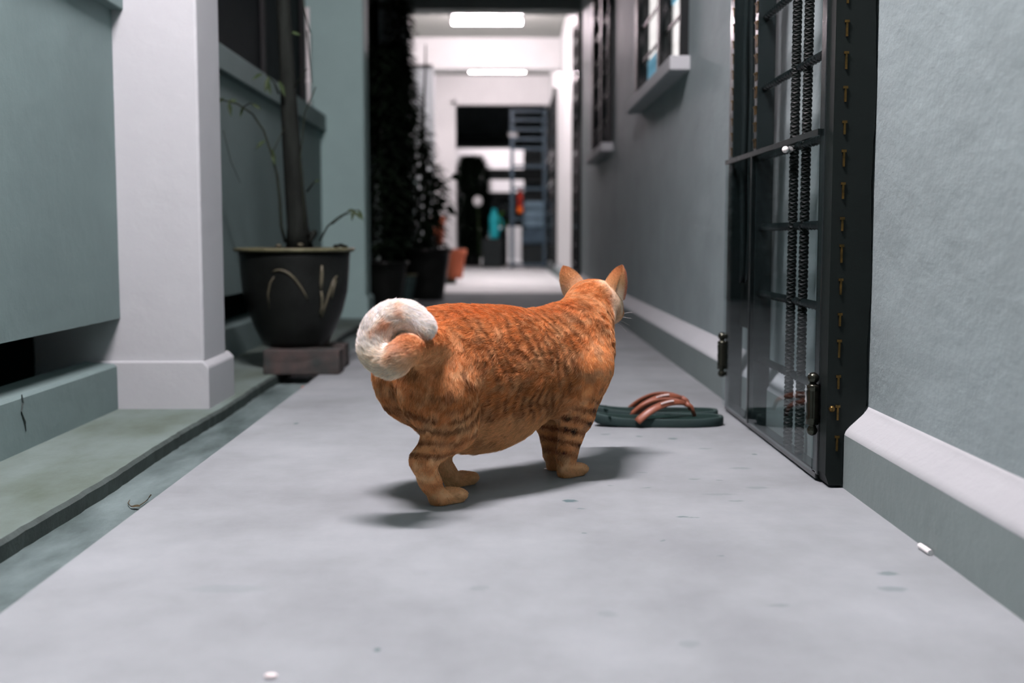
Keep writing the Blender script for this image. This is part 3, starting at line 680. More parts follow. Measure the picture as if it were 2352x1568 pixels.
M['bluecloth'] = mat('blue_grey_cloth', (.20, .31, .38), rough=.8, var=.3, scale=9)
M['bluecloth2'] = mat('dark_blue_grey_cloth', (.08, .13, .17), rough=.8, var=.3, scale=9)
a0, a1 = at(1202, 560, 15.4), at(1250, 462, 15.4)
e0, e1 = at(1108, 520, 19.0), at(1205, 441, 19.0)
lw = thing('low_barrier', 'dark waist-high barrier crossing the far end of the passage', 'barrier', ((e0.x + e1.x) / 2, 19.0, 0))
part('barrier_panel', boxes((e0.x - .1, e1.x, 19.0, 19.04, e0.z, e1.z)), M['dim'], lw, bevel=.004)
for xx in (e0.x - .1, e1.x - .05): part('leg', boxes((xx, xx + .05, 19.0, 19.04, 0, e0.z)), M['dim'], lw)
cb = thing('storage_cabinet', 'low cabinet draped with blue grey cloth behind the right half of the gate', 'cabinet', (.4, 15.5, 0))
part('cabinet_body', boxes((a0.x, a1.x, 15.4, 15.9, 0.02, a0.z)), M['dim'], cb, bevel=.01)
part('cloth_cover', boxes((a0.x - .01, a1.x + .01, 15.38, 15.92, a0.z, a0.z + .22)), M['bluecloth2'], cb, bevel=.02)
part('folded_cloth', boxes((a0.x, a1.x, 15.38, 15.88, a0.z + .22, a1.z)), M['bluecloth'], cb, bevel=.03)
mb = thing('wall_board', 'dark horizontal board crossing the bright far end of the passage', 'board', (-.1, 17.2, 1.3))
b0, b1 = at(1112, 413, 17.2), at(1250, 388, 17.2)
part('board_panel', boxes((b0.x, b1.x, 17.18, 17.22, b0.z, b1.z)), M['dim'], mb, bevel=.004)
part('board_post', boxes((b1.x - .05, b1.x, 17.18, 17.22, 0, b0.z)), M['dim'], mb)
part('board_post', boxes((b0.x, b0.x + .05, 17.18, 17.22, 0, b0.z)), M['dim'], mb)
d0, d1 = at(1120, 512, 17.0), at(1196, 441, 17.0)
bk = thing('parked_scooter', 'dark scooter parked across the passage beyond the doorway, seen from behind', 'scooter', ((d0.x + d1.x) / 2, 17.0, 0))
mx_ = (d0.x + d1.x) / 2
bm = bmesh.new(); ball(bm, (mx_, 17.0, .78), .21, (1.05, 1.4, .9), seg=18); part('body_shell', bm, M['dim'], bk, smooth=True)
bm = bmesh.new(); tube(bm, [(mx_ + .2 * math.cos(a), 17.0 + .5 + .0, .0) for a in (0, 1)], .01); bm.free()
for yy in (16.55, 17.6):
    bm = bmesh.new(); n = 20; R_ = .21
    tube(bm, [(mx_, yy + R_ * math.cos(2 * PI * k / n), .25 + R_ * math.sin(2 * PI * k / n)) for k in range(n + 1)], .045, seg=8, caps=False); part('wheel', bm, M['void'], bk, smooth=True)
part('seat', boxes((mx_ - .12, mx_ + .12, 16.7, 17.4, .94, 1.02)), M['void'], bk, bevel=.03)
part('frame', boxes((mx_ - .04, mx_ + .04, 16.5, 17.6, .30, .62)), M['dim'], bk, bevel=.02)
bm = bmesh.new(); tube(bm, [(mx_ - .28, 17.5, 1.02), (mx_, 17.55, .98), (mx_ + .28, 17.5, 1.02)], .014, seg=8); part('handlebar', bm, M['dim'], bk, smooth=True)
bl = at(1097, 462, 15.3)
bm = bmesh.new(); ball(bm, (bl.x, 15.3, bl.z), .062, (1, .6, 1.1), seg=16)
bw = thing('white_flower', 'round white bloom on a thin stem in front of the dark bush beyond the doorway', 'flower', (bl.x, 15.3, 0))
part('bloom', bm, M['white'], bw, smooth=True)
bm = bmesh.new(); tube(bm, [(bl.x + .03, 15.35, 0), (bl.x + .015, 15.33, .5), (bl.x, 15.31, bl.z)], .008, seg=6); part('stem', bm, M['leaf'], bw, smooth=True)

bm = bmesh.new(); tube(bm, [(-.905, 5.57, 1.004), (-.905, 5.57, 1.12), (-.905, 5.57, 1.46)], .009, seg=10); tube(bm, [(-.905, 5.57, 1.11), (-.905, 5.57, 1.135)], .012, seg=10)
tag(finish('conduit_pipe', bm, M['white'], smooth=True), 'short pale vertical pipe standing on the coping just before the second pillar', 'pipe')
# ================================================================ SMALL LITTER
def litter(name, label, cat, bm, m): return tag(finish(name, bm, m), label, cat)
M['deadleaf'] = mat('dry_brown_leaf', (.055, .045, .022), rough=.6, var=.3, scale=60)
lf = thing('dead_leaf', 'curled dry brown leaf with a long stalk lying in the drain', 'leaf', tuple(ground(335, 1150, -.03)))
c0 = ground(330, 1145, -.028)
bm = bmesh.new(); leaf_into(bm, ground(338, 1150, -.024), ground(348, 1134, -.01) - ground(338, 1150, -.024), Vector((-1, 0, .4)), .022, .012, .1); part('leaf_blade', bm, M['deadleaf'], lf)
bm = bmesh.new(); leaf_into(bm, ground(300, 1163, -.027), ground(322, 1163, -.024) - ground(300, 1163, -.027), Vector((0, -.3, 1)), .024, .010, 0); part('leaf_blade', bm, M['deadleaf'], lf)
bm = bmesh.new(); tube(bm, [ground(a, b, -.026) for a, b in ((298, 1148), (294, 1155), (300, 1162), (318, 1162), (332, 1153), (340, 1146))], .0008, seg=5); part('leaf_stalk', bm, M['deadleaf'], lf)
p = ground(2120, 1268)
bm = bmesh.new(); bmesh.ops.create_cone(bm, cap_ends=True, segments=12, radius1=.0038, radius2=.0038, depth=.034, matrix=Matrix.Translation((.5385, p.y, .004)) @ Matrix.Rotation(PI / 2, 4, 'X') @ Matrix.Rotation(.04, 4, 'Y'))
litter('paper_scrap', 'short white rolled scrap lying against the foot of the right wall', 'litter', bm, M['white'])
p = ground(1258, 1077)
bm = boxes((p.x - .006, p.x + .008, p.y - .004, p.y + .002, 0.0004, .0014)); litter('paper_shred', "tiny white shred on the floor by the cat's front paws", 'litter', bm, M['strapmark'])
p = ground(622, 1556)
bm = bmesh.new(); ball(bm, (p.x, p.y, .002), .005, (1.2, .9, .4), seg=10); litter('white_crumb', 'single pale crumb at the bottom edge of the floor', 'litter', bm, M['strapmark'])
p = ground(690, 893, -.03)
bm = bmesh.new(); leaf_into(bm, p + Vector((0, 0, .004)), Vector((1, .4, .1)), Vector((0, 0, 1)), .03, .016, 0); litter('dead_leaf', 'small rusty dead leaf in the drain just before the brick', 'leaf', bm, M['terracotta'])
# ================================================================ THE CAT
CA = math.radians(40.0); CU = np.array([math.cos(CA), math.sin(CA), 0]); CV = np.array([math.sin(CA), -math.cos(CA), 0]); CO = np.array([-.109, 1.79, 0])
def toworld(p): p = np.asarray(p, float); return CO + p[..., 0:1] * CU + p[..., 1:2] * CV + p[..., 2:3] * np.array([0, 0, 1.0])
def C(px, py, t):
    """point of the cat's own frame (along, to its right, up) seen at a pixel of the photo, on the lengthwise plane t"""
    d = np.array(ray(px, py)); o = np.array([0, 0, CAM_H]); n = CV
    k = (t - (o - CO).dot(n)) / d.dot(n); p = o + d * k - CO
    return np.array([p.dot(CU), t, p[2]])
def CY(px, py, Y):
    p = np.array(at(px, py, Y)) - CO; return np.array([p.dot(CU), p.dot(CV), p[2]])
SH = .003                                       # the coat adds this much to every radius
prims = []                                      # kind, data, smooth radius, region, flow
def ell(c, r, k, reg, flow, rot=None):
    prims.append(('e', np.array(c, float), np.array(r, float) - SH, rot, k, reg, np.array(flow, float)))
def cone(a, b, ra, rb, k, reg, flow=None):
    a, b = np.array(a, float), np.array(b, float)
    f = (b - a) / (np.linalg.norm(b - a) + 1e-9) if flow is None else np.array(flow, float)
    prims.append(('c', a, b, (ra - SH, rb - SH), k, reg, f))
def rotm(yaw, pitch=0.0):
    c, s_ = math.cos(yaw), math.sin(yaw); cp, sp = math.cos(pitch), math.sin(pitch)
    f = np.array([c * cp, s_ * cp, sp]); l = np.array([-s_, c, 0]); u = np.cross(f, l)
    return np.stack([f, l, u])
BK = (-1, 0, -.25)
# trunk
ell((.015, 0, .205), (.092, .084, .088), .03, 'body', (-1, 0, -.6))
ell((.085, .0, .184), (.12, .092, .110), .04, 'body', BK)
ell((.17, 0, .188), (.13, .091, .098), .04, 'body', BK)
ell((.265, 0, .196), (.095, .079, .092), .03, 'body', (-.7, 0, -.6))
ell((.09, .005, .122), (.105, .050, .056), .04, 'belly', (-1, 0, -.3))
# neck and head
cone((.300, 0, .225), (.372, -.038, .272), .066, .049, .03, 'neck', (-.8, .1, -.6))
HC = CY(1365, 695, 2.085); HY = math.radians(-12); HR = rotm(HY, -.22); HF = HR[0]; HL = HR[1]; HUP = HR[2]
ell(HC, (.052, .0530, .044), .016, 'head', -HF, HR)
ell(HC + HF * .026 - HUP * .014 - HL * .022, (.026, .022, .020), .014, 'head', -HF, HR)
ell(HC + HF * .026 - HUP * .014 + HL * .022, (.026, .022, .020), .014, 'head', -HF, HR)
ell(HC + HF * .048 - HUP * .015, (.020, .019, .0155), .010, 'muzzle', -HF, HR)
ell(HC + HF * .044 - HUP * .028, (.015, .014, .010), .008, 'muzzle', -HF, HR)
ell(HC + HF * .044 + HUP * .004, (.022, .012, .012), .010, 'head', -HF, HR)
# hind legs
dn = (-.2, 0, -1)
ell(C(1003, 872, .048), (.066, .046, .074), .028, 'thigh', dn)
HIPN = C(1003, 872, .048); HIPF = np.array([HIPN[0] + .02, -.048, HIPN[2]])
cone(C(1010, 900, .052), C(1036, 975, .056), .056, .042, .02, 'thigh', dn)
cone(C(1036, 978, .056), C(974, 1056, .047), .038, .0225, .012, 'hindN')
cone(C(970, 1058, .047), C(987, 1104, .047), .0215, .0185, .008, 'hindN')
cone(C(987, 1104, .047), C(1008, 1143, .047), .0185, .0165, .008, 'hindN')
cone(C(1008, 1144, .047), C(1046, 1149, .047), .0165, .0168, .008, 'pawN')
ell((HIPF[0], -.045, HIPF[2]), (.066, .044, .074), .03, 'thigh', dn)
KF = C(1062, 975, -.055)
cone((HIPF[0] + .02, -.050, HIPF[2] - .02), KF, .052, .036, .02, 'thigh', dn)
cone(KF, C(1004, 1046, -.044), .033, .020, .012, 'hindF')
cone(C(1004, 1046, -.044), C(1042, 1104, -.042), .0195, .0165, .008, 'hindF')
cone(C(1042, 1104, -.042), C(1074, 1109, -.042), .0165, .0165, .008, 'pawF')
# front legs
cone((.275, .052, .185), C(1322, 948, .040), .050, .0335, .022, 'front', (-.1, 0, -1))
cone(C(1322, 948, .040), C(1302, 1040, .026), .0315, .0195, .012, 'front')
cone(C(1302, 1040, .026), C(1300, 1078, .022), .0192, .0178, .008, 'front')
cone(C(1302, 1082, .022), C(1325, 1083, .022), .0172, .0170, .008, 'pawfn')
cone((.275, -.046, .185), C(1263, 955, -.036), .048, .0315, .022, 'front', (-.1, 0, -1))
cone(C(1263, 955, -.036), C(1270, 1040, -.036), .030, .0185, .012, 'front')
cone(C(1270, 1040, -.036), C(1275, 1066, -.036), .0185, .0165, .008, 'front')
cone(C(1275, 1068, -.036), C(1296, 1069, -.036), .0165, .0162, .008, 'pawff')
# toes
def toes(h, b, wide, r, reg, n=4):
    h, b = np.array(h), np.array(b); f = b - h; f[2] = 0; f /= np.linalg.norm(f); s_ = np.array([-f[1], f[0], 0])
    for k in range(n):
        q = (k - (n - 1) / 2) / ((n - 1) / 2)
        c = b + s_ * wide * q + f * (.010 - .005 * q * q); c[2] = r * .98 + .0015
        cone(c - f * .012 + np.array([0, 0, .003]), c, r * .9, r, .0035, reg, f)
toes(C(1008, 1144, .047), C(1046, 1149, .047), .0125, .0108, 'pawN')
toes(C(1042, 1104, -.042), C(1074, 1109, -.042), .0125, .0105, 'pawF')
toes(C(1302, 1082, .022), C(1325, 1083, .022), .0125, .0108, 'pawfn')
toes(C(1275, 1068, -.036), C(1296, 1069, -.036), .012, .0105, 'pawff')
# short kinked tail, curled up over itself
TC = [CY(1000, 800, 1.74), CY(960, 792, 1.66), CY(932, 806, 1.605), CY(898, 832, 1.61), CY(864, 806, 1.625), CY(868, 760, 1.632), CY(896, 732, 1.637), CY(934, 729, 1.637), CY(966, 750, 1.634)]
TR = [.030, .0255, .0235, .0235, .0255, .0258, .0250, .0245, .0225]
def cr(A, u):
    A = np.array(A, float); i = min(int(u), len(A) - 2); f = u - i; p0 = A[max(i - 1, 0)]; p1 = A[i]; p2 = A[i + 1]; p3 = A[min(i + 2, len(A) - 1)]
    return .5 * (2 * p1 + (p2 - p0) * f + (2 * p0 - 5 * p1 + 4 * p2 - p3) * f * f + (3 * p1 - p0 - 3 * p2 + p3) * f ** 3)
us = np.linspace(0, len(TC) - 1, 25)
for a_, b_ in zip(us, us[1:]):
    cone(cr(TC, a_), cr(TC, b_), float(cr(TR, a_)), float(cr(TR, b_)), .012 if a_ < 1 else .003, 'tailbase' if a_ < 2.3 else 'tail')

def sd(p, P):
    if p[0] == 'e':
        _, c, r, rot, k, reg, fl = p; q = P - c
        if rot is not None: q = q @ rot.T
        k0 = np.sqrt(((q / r) ** 2).sum(-1)); k1 = np.sqrt(((q / r ** 2) ** 2).sum(-1))
        return np.where(k1 > 1e-9, k0 * (k0 - 1) / np.maximum(k1, 1e-9), -r.min())
    _, a, b, (ra, rb), k, reg, fl = p
    ab = b - a; t = np.clip(((P - a) @ ab) / ab.dot(ab), 0, 1)
    return np.linalg.norm(P - a - t[..., None] * ab, axis=-1) - (ra + (rb - ra) * t)
def field(P):
    D = None
    for p in prims:
        d = sd(p, P); k = p[4]
        if D is None: D = d; continue
        h = np.maximum(k - np.abs(D - d), 0) / k
        D = np.minimum(D, d) - h * h * k * .25
    return D
def cat_surface(h=.003):
    lo = np.array([-.215, -.13, -.006]); hi = np.array([.47, .15, .345])
    n = np.ceil((hi - lo) / h).astype(int)
    # coarse pass first, then only the cells near the surface
    g = [lo[i] + h * np.arange(n[i] + 1) for i in range(3)]
    V = np.full(tuple(n + 1), 1.0, np.float32)
    cs = 8
    for i in range(0, n[0] + 1, cs):
        for j in range(0, n[1] + 1, cs):
            X, Y, Z = np.meshgrid(g[0][i:i + cs], g[1][j:j + cs], g[2][::1], indexing='ij')
            cen = np.array([[g[0][i] + cs * h / 2, g[1][j] + cs * h / 2, z] for z in g[2][::cs]])
            dc = field(cen)
            if (dc > cs * h * 1.9).all(): continue
            V[i:i + cs, j:j + cs, :] = field(np.stack([X, Y, Z], -1))
    V = np.where(np.abs(V) < 1e-7, 1e-7, V)
    N = V.shape; ins = V < 0
    cells = {}
    c8 = [ins[a:N[0] - 1 + a, b:N[1] - 1 + b, c:N[2] - 1 + c] for a in (0, 1) for b in (0, 1) for c in (0, 1)]
    cnt = sum(x.astype(np.int8) for x in c8); act = (cnt > 0) & (cnt < 8)
    idx = -np.ones(act.shape, np.int64); ii = np.argwhere(act); idx[act] = np.arange(len(ii))
    acc = np.zeros((len(ii), 3)); num = np.zeros(len(ii))
    corners = [(a, b, c) for a in (0, 1) for b in (0, 1) for c in (0, 1)]
    for ca in corners:
        for ax in range(3):
            if ca[ax]: continue
            cb = list(ca); cb[ax] = 1
            va = V[ii[:, 0] + ca[0], ii[:, 1] + ca[1], ii[:, 2] + ca[2]]; vb = V[ii[:, 0] + cb[0], ii[:, 1] + cb[1], ii[:, 2] + cb[2]]
            m = (va < 0) != (vb < 0); t = np.where(m, va / np.where(m, va - vb, 1), 0)
            p = np.tile(np.array(ca, float), (len(ii), 1)); p[:, ax] += t
            acc[m] += p[m]; num[m] += 1
    verts = lo + h * (ii + acc / num[:, None])
    quads = []
    for ax in range(3):
        o1, o2 = [(1, 2), (2, 0), (0, 1)][ax]
        sl0 = [slice(1, -1)] * 3; sl0[ax] = slice(0, N[ax] - 1)
        sl1 = [slice(1, -1)] * 3; sl1[ax] = slice(1, N[ax])
        a = ins[tuple(sl0)]; b = ins[tuple(sl1)]
        e = np.argwhere(a != b); 
        off = np.array([1, 1, 1]); off[ax] = 0
        e = e + off
        A = ins[tuple(e.T)]
        d1 = np.zeros(3, int); d1[o1] = 1; d2 = np.zeros(3, int); d2[o2] = 1
        q = np.stack([idx[tuple((e - d1 - d2).T)], idx[tuple((e - d2).T)], idx[tuple(e.T)], idx[tuple((e - d1).T)]], 1)
        q[~A] = q[~A][:, ::-1]
        quads.append(q)
    return verts, np.concatenate(quads)
_h = lambda i, j, k: (((i * 73856093) ^ (j * 19349663) ^ (k * 83492791)) & 0xffff) / 65535.0
def noise(P, f, seed=0):
    Q = P * f + seed * 17.31 + 100; I = np.floor(Q).astype(np.int64); F = Q - I; F = F * F * (3 - 2 * F)
    out = 0
    for a in (0, 1):
        for b in (0, 1):
            for c in (0, 1):
                w_ = (F[:, 0] if a else 1 - F[:, 0]) * (F[:, 1] if b else 1 - F[:, 1]) * (F[:, 2] if c else 1 - F[:, 2])
                k = I[:, 0] + a, I[:, 1] + b, I[:, 2] + c
                x = (k[0] * 374761393 + k[1] * 668265263 + k[2] * 2147483647 + seed * 1013) & 0x7fffffff
                x = ((x ^ (x >> 13)) * 1274126177) & 0x7fffffff; x = (x ^ (x >> 16)) & 0xffff
                out = out + w_ * x / 65535.0
    return out
def smooth(a, b, x): t = np.clip((x - a) / (b - a), 0, 1); return t * t * (3 - 2 * t)
ORANGE, DARK, TAN, CREAM, DEEP = [np.array(lin(c)) for c in ((200, 134, 78), (126, 76, 42), (222, 184, 138), (244, 246, 240), (192, 108, 48))]
REG = sorted({p[5] for p in prims})
EARS = {}
def region_weights(P):
    W = {r: np.zeros(len(P)) for r in REG}; fl = np.zeros((len(P), 3)); tot = np.zeros(len(P))
    for p in prims:
        wt = np.exp(-np.maximum(sd(p, P) + .004, 0) / .005); W[p[5]] += wt; tot += wt; fl += wt[:, None] * p[6] / np.linalg.norm(p[6])
    for r in REG: W[r] /= tot
    return W, fl / np.maximum(np.linalg.norm(fl, axis=1, keepdims=True), 1e-6)
def coat(P, W):
    s_, t, z = P.T; at_ = np.abs(t)
    n1 = noise(P, 38, 1); n2 = noise(P, 95, 2); n3 = noise(P, 22, 3); n4 = noise(P, 170, 4)
    mix = lambda a, b, m: a * (1 - m[:, None]) + b * m[:, None]
    c = mix(np.tile(ORANGE, (len(P), 1)), TAN, np.clip(.55 * smooth(.45, .8, n2) + .35 * smooth(.5, .8, n1) + .25 * smooth(.16, .09, z), 0, 1))
    # flank: narrow slanting stripes that break into spots lower down
    ph = (s_ + .30 * (z - .2) + .017 * (n3 - .5) * 2 + .006 * (n1 - .5)) / .0175
    st = .5 + .5 * np.cos(2 * PI * ph)
    low = smooth(.235, .17, z)
    m = smooth(.52, .92, st) * (1 - .55 * low) * smooth(.28, .5, n1 + .15) + low * smooth(.50, .66, .5 * noise(P * np.array([1, 1, .6]), 70, 6) + .3 * noise(P, 130, 7) + .2 * st)
    body = W['body'] + .35 * W['neck'] + .3 * W['belly']
    m = np.clip(m * .85, 0, 1) * body
    # saturated back
    back = smooth(.262, .285, z) * W['body']
    c = mix(c, DEEP, back * .75); m = m * (1 - .5 * back)
    # thigh: arcs round the hip; shin and forelegs: bands
    hip = HIPN + np.array([-.01, 0, .02]); rr_ = np.linalg.norm((P - hip) * np.array([1, .25, 1]), axis=1)
    arcs = smooth(.45, .85, .5 + .5 * np.cos(2 * PI * (rr_ + .006 * (n1 - .5)) / .0185)) * smooth(.045, .075, rr_) * smooth(.22, .42, n3 + .15)
    m = np.maximum(m, np.clip(arcs * W['thigh'] * 1.15, 0, 1)); m = np.maximum(m, W['thigh'] * smooth(.60, .75, noise(P, 60, 9)) * smooth(.10, .05, rr_) * .8)
    bands = smooth(.40, .8, .5 + .5 * np.cos(2 * PI * (z + .25 * (s_ - .27) + .006 * (n1 - .5)) / .0195)) * smooth(.022, .05, z) * smooth(.150, .125, z)
    m = np.maximum(m, W['front'] * bands * .95 + W['front'] * .6 * smooth(.55, .75, n2) * smooth(.02, .05, z))
    m = np.maximum(m, W['hindN'] * smooth(.066, .080, z) * arcs)
    hind = W['hindN'] + W['hindF']
    c = mix(c, TAN, np.clip(hind * smooth(.085, .06, z) * .75 * smooth(-.047, -.030, s_ - 0.9 * (.067 - z)), 0, 1))
    c = mix(c, DARK * .85, m * .92)
    paw = sum(W[k] for k in W if k.startswith('paw')); c = mix(c, mix(np.tile(TAN, (len(P), 1)), ORANGE, .4 * n1), np.clip(paw, 0, 1) * .85)
    c = mix(c, TAN * np.array([1, .93, .85]), np.clip(W['belly'] * smooth(.135, .10, z), 0, 1) * .8)
    c = mix(c, TAN * np.array([.98, .9, .8]), smooth(.135, .10, z) * smooth(.235, .20, s_) * smooth(.02, .05, s_) * (W['belly'] + W['body']) * .9)
    m2 = W['neck'] * smooth(.5, .68, n1) * .28 + body * smooth(.56, .74, noise(P, 55, 31)) * .45; c = mix(c, DARK, np.clip(m2, 0, 1) * (1 - back))
    # head: mottled orange, pale patches behind the ears, pale muzzle
    Hh = W['head']; q = P - HC; hf, hl, hu = q @ HF, q @ HL, q @ HUP
    pale = smooth(.008, .020, np.where(hl > 0, hl, -hl - .014)) * smooth(.042, .022, hf) * smooth(-.046, -.022, hu) * smooth(-.034, -.012, hf); hn = W['head'] + .8 * W['neck'] * smooth(.225, .245, z)
    c = mix(c, TAN, Hh * .35 * n2); c = mix(c, DARK, Hh * .55 * smooth(.58, .72, n2) * smooth(.03, .012, np.abs(hl)))
    c = mix(c, CREAM * np.array([1, .90, .80]), np.clip(hn * pale * (1 - .5 * smooth(.6, .75, n1)), 0, 1) * .8)
    c = mix(c, CREAM, W['muzzle'] * .7)
    # tail: cream with orange patches
    tl = W['tail']; tb = W['tailbase']
    spots = sum(np.exp(-(np.linalg.norm(P - q_, axis=1) / r_) ** 2) for q_, r_ in ((CY(905, 722, 1.612), .0085), (CY(872, 755, 1.608), .010), (CY(880, 757, 1.608), .008), (CY(891, 818, 1.58), .009), (CY(866, 829, 1.585), .006), (CY(852, 775, 1.605), .006), (CY(908, 706, 1.625), .006)))
    tcol = mix(np.tile(CREAM, (len(P), 1)), CREAM * np.array([.80, .70, .58]), smooth(CY(880, 770, 1.64)[2], CY(880, 830, 1.64)[2], z) * .75)
    tcol = mix(tcol, ORANGE, np.clip(spots, 0, 1) * .75)
    pb = 0; tbc = mix(np.tile(ORANGE, (len(P), 1)), TAN * 1.05, np.clip(.02 + .85 * smooth(CY(925, 788, 1.60)[2], CY(925, 826, 1.60)[2], z), 0, 1))
    c = mix(c, tcol, np.clip(tl * 1.3, 0, 1)); c = mix(c, tbc, np.clip(tb, 0, 1) * .8)
    c = c * (.86 + .28 * n4)[:, None]
    return np.clip(c, .004, .9)

cv, cq = cat_surface(.0032)
# two passes of smoothing take the grid's steps out
E = np.concatenate([cq[:, [0, 1]], cq[:, [1, 2]], cq[:, [2, 3]], cq[:, [3, 0]]])
for it in range(2):
    sm = np.zeros_like(cv); ct = np.zeros(len(cv)); np.add.at(sm, E[:, 0], cv[E[:, 1]]); np.add.at(ct, E[:, 0], 1); np.add.at(sm, E[:, 1], cv[E[:, 0]]); np.add.at(ct, E[:, 1], 1)
    cv = cv * .5 + .5 * sm / np.maximum(ct, 1)[:, None]
cv[:, 2] = np.maximum(cv[:, 2], .0006)
W_, FL_ = region_weights(cv)
ccol = coat(cv, W_)
def face_normals(v, q): a = v[q[:, 2]] - v[q[:, 0]]; b = v[q[:, 3]] - v[q[:, 1]]; n = np.cross(a, b); A = np.linalg.norm(n, axis=1); return n / np.maximum(A, 1e-12)[:, None], A / 2
fn, fa = face_normals(cv, cq)
# ears: thin cupped shells with rounded tips, joined to the same mesh
def ear(base_c, tip, width, out, face, n=9, mlev=9, th=.0022):
    """base_c, tip: points; out: unit vector along the base; face: the direction the cup opens"""
    ax = tip - base_c; Lh = np.linalg.norm(ax); ax = ax / Lh
    out = out - ax * out.dot(ax); out /= np.linalg.norm(out); nf = face - ax * face.dot(ax) - out * face.dot(out); nf /= np.linalg.norm(nf)
    V_, F_, K_ = [], [], []
    for side in (0, 1):
        for i in range(mlev + 1):
            u = i / mlev; wd = width * .5 * (1 - u ** 1.9) ** .66 * 1.04 + .0006
            for j in range(n + 1):
                q = 2 * j / n - 1; cup = .42 * width * (q * q) * (1 - .55 * u)
                p = base_c + ax * (Lh * (u - .12)) + out * (wd * q * (1 - .10 * q * q)) + nf * (cup * (wd / (width * .5)) + (th if side else -th) * (1 - u * .5) * (1 - abs(q) ** 4)) - nf * .006 * math.sin(PI * u) * (1 - q * q)
                V_.append(p); K_.append((side, u, q))
    r = n + 1; o2 = (mlev + 1) * r
    for i in range(mlev):
        for j in range(n):
            a, b, c_, d_ = i * r + j, i * r + j + 1, (i + 1) * r + j + 1, (i + 1) * r + j
            F_.append((a, b, c_, d_)); F_.append((o2 + d_, o2 + c_, o2 + b, o2 + a))
        for j in (0, n):
            a, d_ = i * r + j, (i + 1) * r + j
            F_.append((a, d_, o2 + d_, o2 + a) if j == 0 else (o2 + a, o2 + d_, d_, a))
    for j in range(n): a = mlev * r + j; F_.append((a, a + 1, o2 + a + 1, o2 + a))
    return np.array(V_), np.array(F_), np.array(K_)
ev, ef, ek, ecol = [], [], [], []
base = len(cv)
EARE = [(CY(1296, 672, 2.10), CY(1340, 648, 2.10), CY(1291, 606, 2.105), .046), (CY(1381, 654, 2.07), CY(1426, 684, 2.055), CY(1432, 603, 2.06), .047)]
EARSPEC = [((e1 + e2) / 2, tp, wd) for e1, e2, tp, wd in EARE]
for i, (b, tp, wd) in enumerate(EARSPEC):
    sgn = -1 if i == 0 else 1                    # left ear first (HL points to the cat's right)
    outv = EARE[i][0] - EARE[i][1] if i == 0 else EARE[i][1] - EARE[i][0]; outv = outv / np.linalg.norm(outv); facev = HF * .80 + HL * sgn * .55
    v, f, k = ear(b, tp, wd, outv, facev)
    # consistent outward winding
    fnn, _ = face_normals(v, f); cen = v[f].mean(1)
    back = (k[f][:, :, 0].mean(1) < .5); want = np.where(back[:, None], -facev, facev)
    fl = (fnn * want).sum(1) < 0; f[fl] = f[fl][:, ::-1]
    u, q, side = k[:, 1], k[:, 2], k[:, 0]
    cc = np.tile(TAN, (len(v), 1)); om = smooth(.45, .95, u)[:, None]; cc = cc * (1 - .65 * om) + ORANGE * .65 * om; dm = (smooth(.86, 1, u) + .6 * smooth(.8, 1, np.abs(q)) * smooth(.3, .6, u)).clip(0, 1)[:, None]
    cc = cc * (1 - .6 * dm) + DARK * .6 * dm; pm = (smooth(.5, .1, u))[:, None]; cc = cc * (1 - .6 * pm) + CREAM * np.array([1, .88, .76]) * .6 * pm
    inn = (side > .5)[:, None]; cc = np.where(inn, np.array(lin((214, 150, 128))), cc)
    ev.append(v); ef.append(f + base); ecol.append(cc); base += len(v)
allv = np.concatenate([cv] + ev); allf = np.concatenate([cq] + ef)[:, ::-1]; allc = np.concatenate([ccol] + ecol)
wv = toworld(allv)
cat = bpy.data.objects.new('cat', bpy.data.meshes.new('cat')); COL.objects.link(cat)
origin = np.array([0.0, 1.86, 0]); cat.location = origin
cat.data.from_pydata((wv - origin).tolist(), [], allf.tolist()); cat.data.update()
for p in cat.data.polygons: p.use_smooth = True
ca_ = cat.data.color_attributes.new('coat', 'FLOAT_COLOR', 'POINT')
ca_.data.foreach_set('color', np.concatenate([allc, np.ones((len(allc), 1))], 1).astype(np.float32).ravel())
tag(cat, 'orange tabby cat with a curled cream bobtail standing on the floor, facing down the corridor', 'cat')
def attr_mat(name, attr, rough, kind='GEOMETRY', hair=False):
    m = bpy.data.materials.new(name); m.use_nodes = True; nt = m.node_tree; b = nt.nodes['Principled BSDF']
    a = nt.nodes.new('ShaderNodeAttribute'); a.attribute_name = attr
    b.inputs['Roughness'].default_value = rough; b.inputs['Specular IOR Level'].default_value = .25
    if hair:
        hi = nt.nodes.new('ShaderNodeHairInfo'); mp = nt.nodes.new('ShaderNodeMapRange'); mp.inputs['To Min'].default_value = .72; mp.inputs['To Max'].default_value = 1.18
        nt.links.new(hi.outputs['Intercept'], mp.inputs['Value'])
        mu = nt.nodes.new('ShaderNodeVectorMath'); mu.operation = 'SCALE'; nt.links.new(a.outputs['Color'], mu.inputs[0]); nt.links.new(mp.outputs['Result'], mu.inputs['Scale'])
        nt.links.new(mu.outputs[0], b.inputs['Base Color'])
        tl = nt.nodes.new('ShaderNodeBsdfTranslucent'); nt.links.new(mu.outputs[0], tl.inputs[0]); mx = nt.nodes.new('ShaderNodeMixShader'); mx.inputs[0].default_value = .34
        nt.links.new(b.outputs[0], mx.inputs[1]); nt.links.new(tl.outputs[0], mx.inputs[2]); nt.links.new(mx.outputs[0], nt.nodes['Material Output'].inputs[0])
    else: nt.links.new(a.outputs['Color'], b.inputs['Base Color'])
    return m
cat.data.materials.append(attr_mat('cat_skin_and_undercoat', 'coat', .7))

